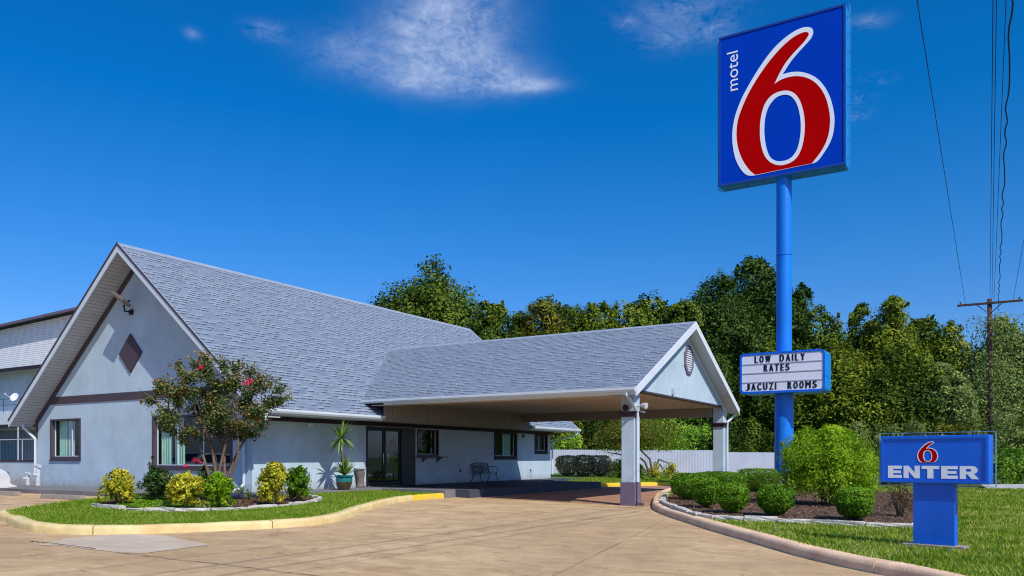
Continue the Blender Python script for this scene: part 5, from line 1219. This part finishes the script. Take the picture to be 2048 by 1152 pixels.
for z in np.linspace(2.4, uz-ug-1.1, 60):
    n = 150; r = .24+.20*abs(math.sin(z*1.9))+.30*(1 if z > 3.4 else 0); P.append(np.column_stack([RNG.normal(size=n)*r+.15*math.sin(z*2.3), RNG.normal(size=n)*r, z+RNG.normal(size=n)*.1])); N.append(RNG.normal(size=(n, 3))+np.array([.2, -.5, .4]))
vn = np.vstack(P); vm_ = RNG.uniform(0, 1, len(vn)) < np.clip(.12+.4*np.sin(vn[:, 2]*.9-1)**2+.55*(vn[:, 0] > .12), 0, 1)
vo = leaf_mesh('climbing_vine', vn[vm_], np.vstack(N)[vm_], .13, L['vine']); vo.location = up_.location; vo.rotation_euler = up_.rotation_euler; tag(vo, 'pale green climbing vine growing up the utility pole', 'vine')
RGT = RIGHT; 
def wire(px0, y0, px1, y1, r, label, sag=.0, wob=0.0):
    a = Vector(atd(px0, y0, DU)); h = a.z-EYE; d1 = h*FPX/(HY-y1); b = Vector(atd(px1, y1, d1)); dr_ = (b-a); e = a+dr_*((DU+14)/(DU-d1)); pts = []
    n = 160 if wob else 24; u = Vector((1, .3, 0)).normalized()
    for i in range(n+1):
        t = i/n; q = a.lerp(e, t); q.z -= sag*4*t*(1-t)
        if wob: q += u*wob*math.sin(i*1.1+math.sin(i*.37)*2)+Vector((0, 0, wob*.6*math.cos(i*.9)))
        pts.append(q)
    mb = MB(); mb.tube(pts, r, 5); o = mb.build('power_line', M['wire']); tag(o, label, 'power line', 'overhead power lines')
wire(1931, 610, 1834, 0, .010, 'leftmost power line, slanting up from the left end of the crossarm')
wire(1980, 600, 1986, 0, .010, 'thin power line running up nearly vertical, left one of the close pair')
wire(1984, 600, 1993, 0, .010, 'thin power line running up nearly vertical, right one of the close pair')
wire(1988, 602, 2012, 0, .009, 'finest power line between the close pair and the twisted cable')
wire(1996, 622, 2023, 0, .018, 'thick twisted power cable with a wavy outline', wob=.03)
wire(2026, 601, 2075, 330, .010, 'rightmost power line, leaving the right end of the crossarm')

# ------------------------------------------------------------------ neighbouring wing at the left
NY = 38.0
def nx(px): return float(aty(px, 900, NY)[0])
def nz(px, py): return float(aty(px, py, NY)[2])
nb = empty('motel_wing', (nx(0), NY, 0), 0, 'two storey motel wing with white clapboard gable behind the office', 'building')
def npart(mb, name, m, parent=None, **kw):
    o = mb.build(name, m, None, **kw); o.parent = parent or nb
    o.matrix_parent_inverse = Matrix.Translation((-nx(0), -NY, 0)) if parent is None else Matrix.Identity(4); return o
xL, xR = nx(-260), nx(330); xa, xb = nx(0), nx(148); s_ = (nz(148, 622)-nz(0, 655))/(xb-xa)
def rk(x, o=0): return nz(0, 655)+s_*(x-xa)-o
zs = nz(0, 738); xpk = xb+3.0
def rf(x, o=0): return rk(x, o) if x < xpk else rk(xpk, o)-(x-xpk)*s_
mb = MB(); mb.prism([(xL, zs), (xR, zs), (xR, rf(xR, .25)), (xpk, rf(xpk, .25)), (xL, rk(xL, .25))], 'y', NY, NY+.2); npart(mb, 'gable_siding', M['siding'])
mb = MB(); mb.prism([(xL-1, rk(xL-1)), (xpk, rk(xpk)), (xR+1, rf(xR+1)), (xR+1, rf(xR+1, .12)), (xpk, rk(xpk, .12)), (xL-1, rk(xL-1, .12))], 'y', NY-.7, NY+18); npart(mb, 'roof', M['shingle'])
mb = MB(); mb.prism([(xL-1, rk(xL-1, -.02)), (xpk, rk(xpk, -.02)), (xpk, rk(xpk, .20)), (xL-1, rk(xL-1, .20))], 'y', NY-.74, NY-.70); npart(mb, 'rake_board', M['plum'])
mb = MB(); mb.tube([(nx(22), NY+2, rk(nx(22))), (nx(22), NY+2, rk(nx(22))+.5)], .07, 8); npart(mb, 'vent_pipe', M['white'])
mb = MB(); mb.box(xL, xR, NY-.1, NY+.1, zs-.28, zs-.001); npart(mb, 'belt_trim', M['darkbrown'])
mb = MB(); mb.box(xL, xR, NY+1.3, NY+1.5, 0, zs+.3); mb.box(xR-.2, xR, NY+.2, NY+16, 0, zs); mb.box(xL, xL+.2, NY+1.5, NY+16, 0, zs); npart(mb, 'wall', M['stucco'])
mb = MB(); mb.box(nx(44), nx(72), NY+1.26, NY+1.30, nz(0, 795), nz(0, 752)); npart(mb, 'window', M['carglass'])
mb = MB(); mb.box(xL, xR, NY-.4, NY+1.3, nz(0, 850), nz(0, 828)); npart(mb, 'balcony_slab', M['white'])
mb = MB(); mb.box(xL, xR, NY-.42, NY-.401, nz(0, 858), nz(0, 851)); npart(mb, 'slab_trim', M['darkbrown'])
mb = MB(); mb.box(xL, nx(54), NY+1.24, NY+1.30, .05, nz(0, 860)); npart(mb, 'slatted_screen', M['slats'])
mb = MB(); mb.box(nx(56), nx(84), NY+.9, NY+1.25, .0, nz(0, 850)); npart(mb, 'brick_pier', M['brick'])
mb = MB(); 
for yy in (nz(0, 812), nz(0, 800)): mb.tube([(xL, NY-.35, yy), (xR, NY-.35, yy)], .02, 5)
for i in range(10): xx = xL+(xR-xL)*i/9; mb.tube([(xx, NY-.35, nz(0, 828)), (xx, NY-.35, nz(0, 800))], .02, 5)
npart(mb, 'balcony_rail', M['wire'])
# satellite dish
dl = aty(30, 795, 33.); sdh = empty('satellite_dish', (dl[0], dl[1], dl[2]), 0, 'white satellite dish on a bent arm in front of the motel wing', 'satellite dish')
mb = MB()
prof = [(.02, 0), (.12, .01), (.22, .04), (.33, .085), (.34, .095), (.22, .055), (.02, .015)]; mb.lathe(prof, seg=24); o = mb.build('reflector', M['white'], sdh); smooth_angle(o); o.rotation_euler = (R(65), 0, R(25))
mb = MB(); mb.tube([(0, .05, 0), (.05, .15, -.5), (.05, .2, -1.5)], .03, 8); mb.build('mast', M['pipe'], sdh); mb = MB(); mb.tube([(.1, 0, -.35), (-.35, -.55, .25)], .02, 6); mb.tube([(-.38, -.58, .26), (-.30, -.50, .22)], .05, 8); mb.build('feed_arm', M['pipe'], sdh)
# pole that carries the dish down to the yard
mb = MB(); mb.tube([(dl[0]+.05, dl[1]+.2, dl[2]-1.5), (dl[0]+.05, dl[1]+.2, 0)], .04, 8); o = mb.build('dish_post', M['pipe']); o.parent = sdh; o.matrix_parent_inverse = Matrix.Translation((-dl[0], -dl[1], -dl[2]))
# low block wall with railing left of the office
mb = MB(); lw = empty('low_wall', (-33.2, 20.2, 0), 0, 'low pale stucco wall with a dark cap left of the office', 'wall')
mb.box(-14, .2, 0, .2, -.05, 1.0); mb.build('wall', M['stucco'], lw); mb = MB(); mb.box(-14.02, .2, -.03, .23, 1.0, 1.07); mb.build('cap', M['darkbrown'], lw)
mb = MB(); mb.tube([(-14, .1, 2.05), (.2, .1, 2.05)], .02, 6)
for i in range(8): mb.tube([(-14+i*2.02, .1, 1.07), (-14+i*2.02, .1, 2.05)], .018, 6)
mb.build('railing', M['pipe'], lw)

# ------------------------------------------------------------------ parked car at the left edge
cr_ = empty('parked_car', (-29.75, 12.25, G(-30, 12)), R(90), 'white sedan parked nose-in at the left edge beside the office', 'car')
side = [(-2.35, .35), (-2.38, .75), (-2.25, .98), (-1.55, 1.05), (-.95, 1.40), (-.1, 1.47), (.55, 1.42), (1.15, 1.05), (2.0, .90), (2.33, .68), (2.38, .38), (2.25, .22), (-2.2, .22)]
sidec = catmull(side, 4)
bm = bmesh.new(); ws = [(-.88, .80, .96), (-.80, .92, 1.0), (-.3, 1.0, 1.0), (.3, 1.0, 1.0), (.80, .92, 1.0), (.88, .80, .96)]; rings = []
for (yy, tz, tx) in [(-.90, 0, .97), (-.86, 0, .99), (-.70, 1, 1), (.70, 1, 1), (.86, 0, .99), (.90, 0, .97)]:
    rg_ = []
    for p in sidec:
        z = p[1]; y_ = yy
        if z > 1.0: y_ = yy*(1-(z-1.0)*.42)
        if abs(yy) > .8 and z > 1.0: pass
        rg_.append(bm.verts.new((p[0]*tx, y_, z*(1.0 if abs(yy) < .8 else .985))))
    rings.append(rg_)
n = len(sidec)
for a, b in zip(rings[:-1], rings[1:]):
    for i in range(n): bm.faces.new((a[i], a[(i+1) % n], b[(i+1) % n], b[i]))
bm.faces.new(rings[0]); bm.faces.new(list(reversed(rings[-1]))); bmesh.ops.recalc_face_normals(bm, faces=bm.faces)
me = bpy.data.meshes.new('body'); bm.to_mesh(me); bm.free(); me.materials.append(M['carpaint']); o = bpy.data.objects.new('body', me); COL.objects.link(o); o.parent = cr_; smooth_angle(o, 40)
for s in (-1, 1):
    mb = MB()
    def wy(z): return s*(.885*(1-(z-1.0)*.42)+.012)
    q = [(-1.45, 1.03), (-.95, 1.33), (-.1, 1.39), (-.1, 1.03)]; q2 = [(-.02, 1.03), (-.02, 1.39), (.5, 1.35), (1.0, 1.05)]
    for qq in (q, q2): mb.add([(x_, wy(z_), z_) for x_, z_ in qq], [(0, 1, 2, 3)])
    mb.build('side_window', M['carglass'], cr_, fix=False)
mb = MB(); mb.add([(1.10, -.72, 1.09), (1.10, .72, 1.09), (.60, .62, 1.415), (.60, -.62, 1.415)], [(0, 1, 2, 3)]); o = mb.build('windscreen', M['carglass'], cr_, fix=False)
mb = MB(); mb.add([(-1.50, -.70, 1.09), (-1.50, .70, 1.09), (-.98, .62, 1.40), (-.98, -.62, 1.40)], [(0, 1, 2, 3)]); mb.build('rear_window', M['carglass'], cr_, fix=False)
for (wx, s) in ((1.45, -1), (1.45, 1), (-1.4, -1), (-1.4, 1)):
    mb = MB(); mb.tube([(wx, s*.70, .32), (wx, s*.915, .32)], .325, 28); w_ = mb.build('wheel', M['rubber'], cr_); smooth_angle(w_)
    mb = MB(); mb.tube([(wx, s*.90, .32), (wx, s*.925, .32)], .21, 20); mb.build('rim', M['chrome'], w_)
for s in (-1, 1):
    mb = MB(); mb.obox((2.22, s*.66, .70), .10, .17, .065, rz=-s*.35); mb.build('headlight', M['chrome'], cr_, bevel=.02)
    mb = MB(); mb.obox((.95, s*1.0, 1.05), .06, .10, .06); mb.build('mirror', M['carpaint'], cr_, bevel=.02)
mb = MB(); mb.box(2.30, 2.385, -.40, .40, .42, .58); mb.build('grille', M['blackalu'], cr_, bevel=.01)
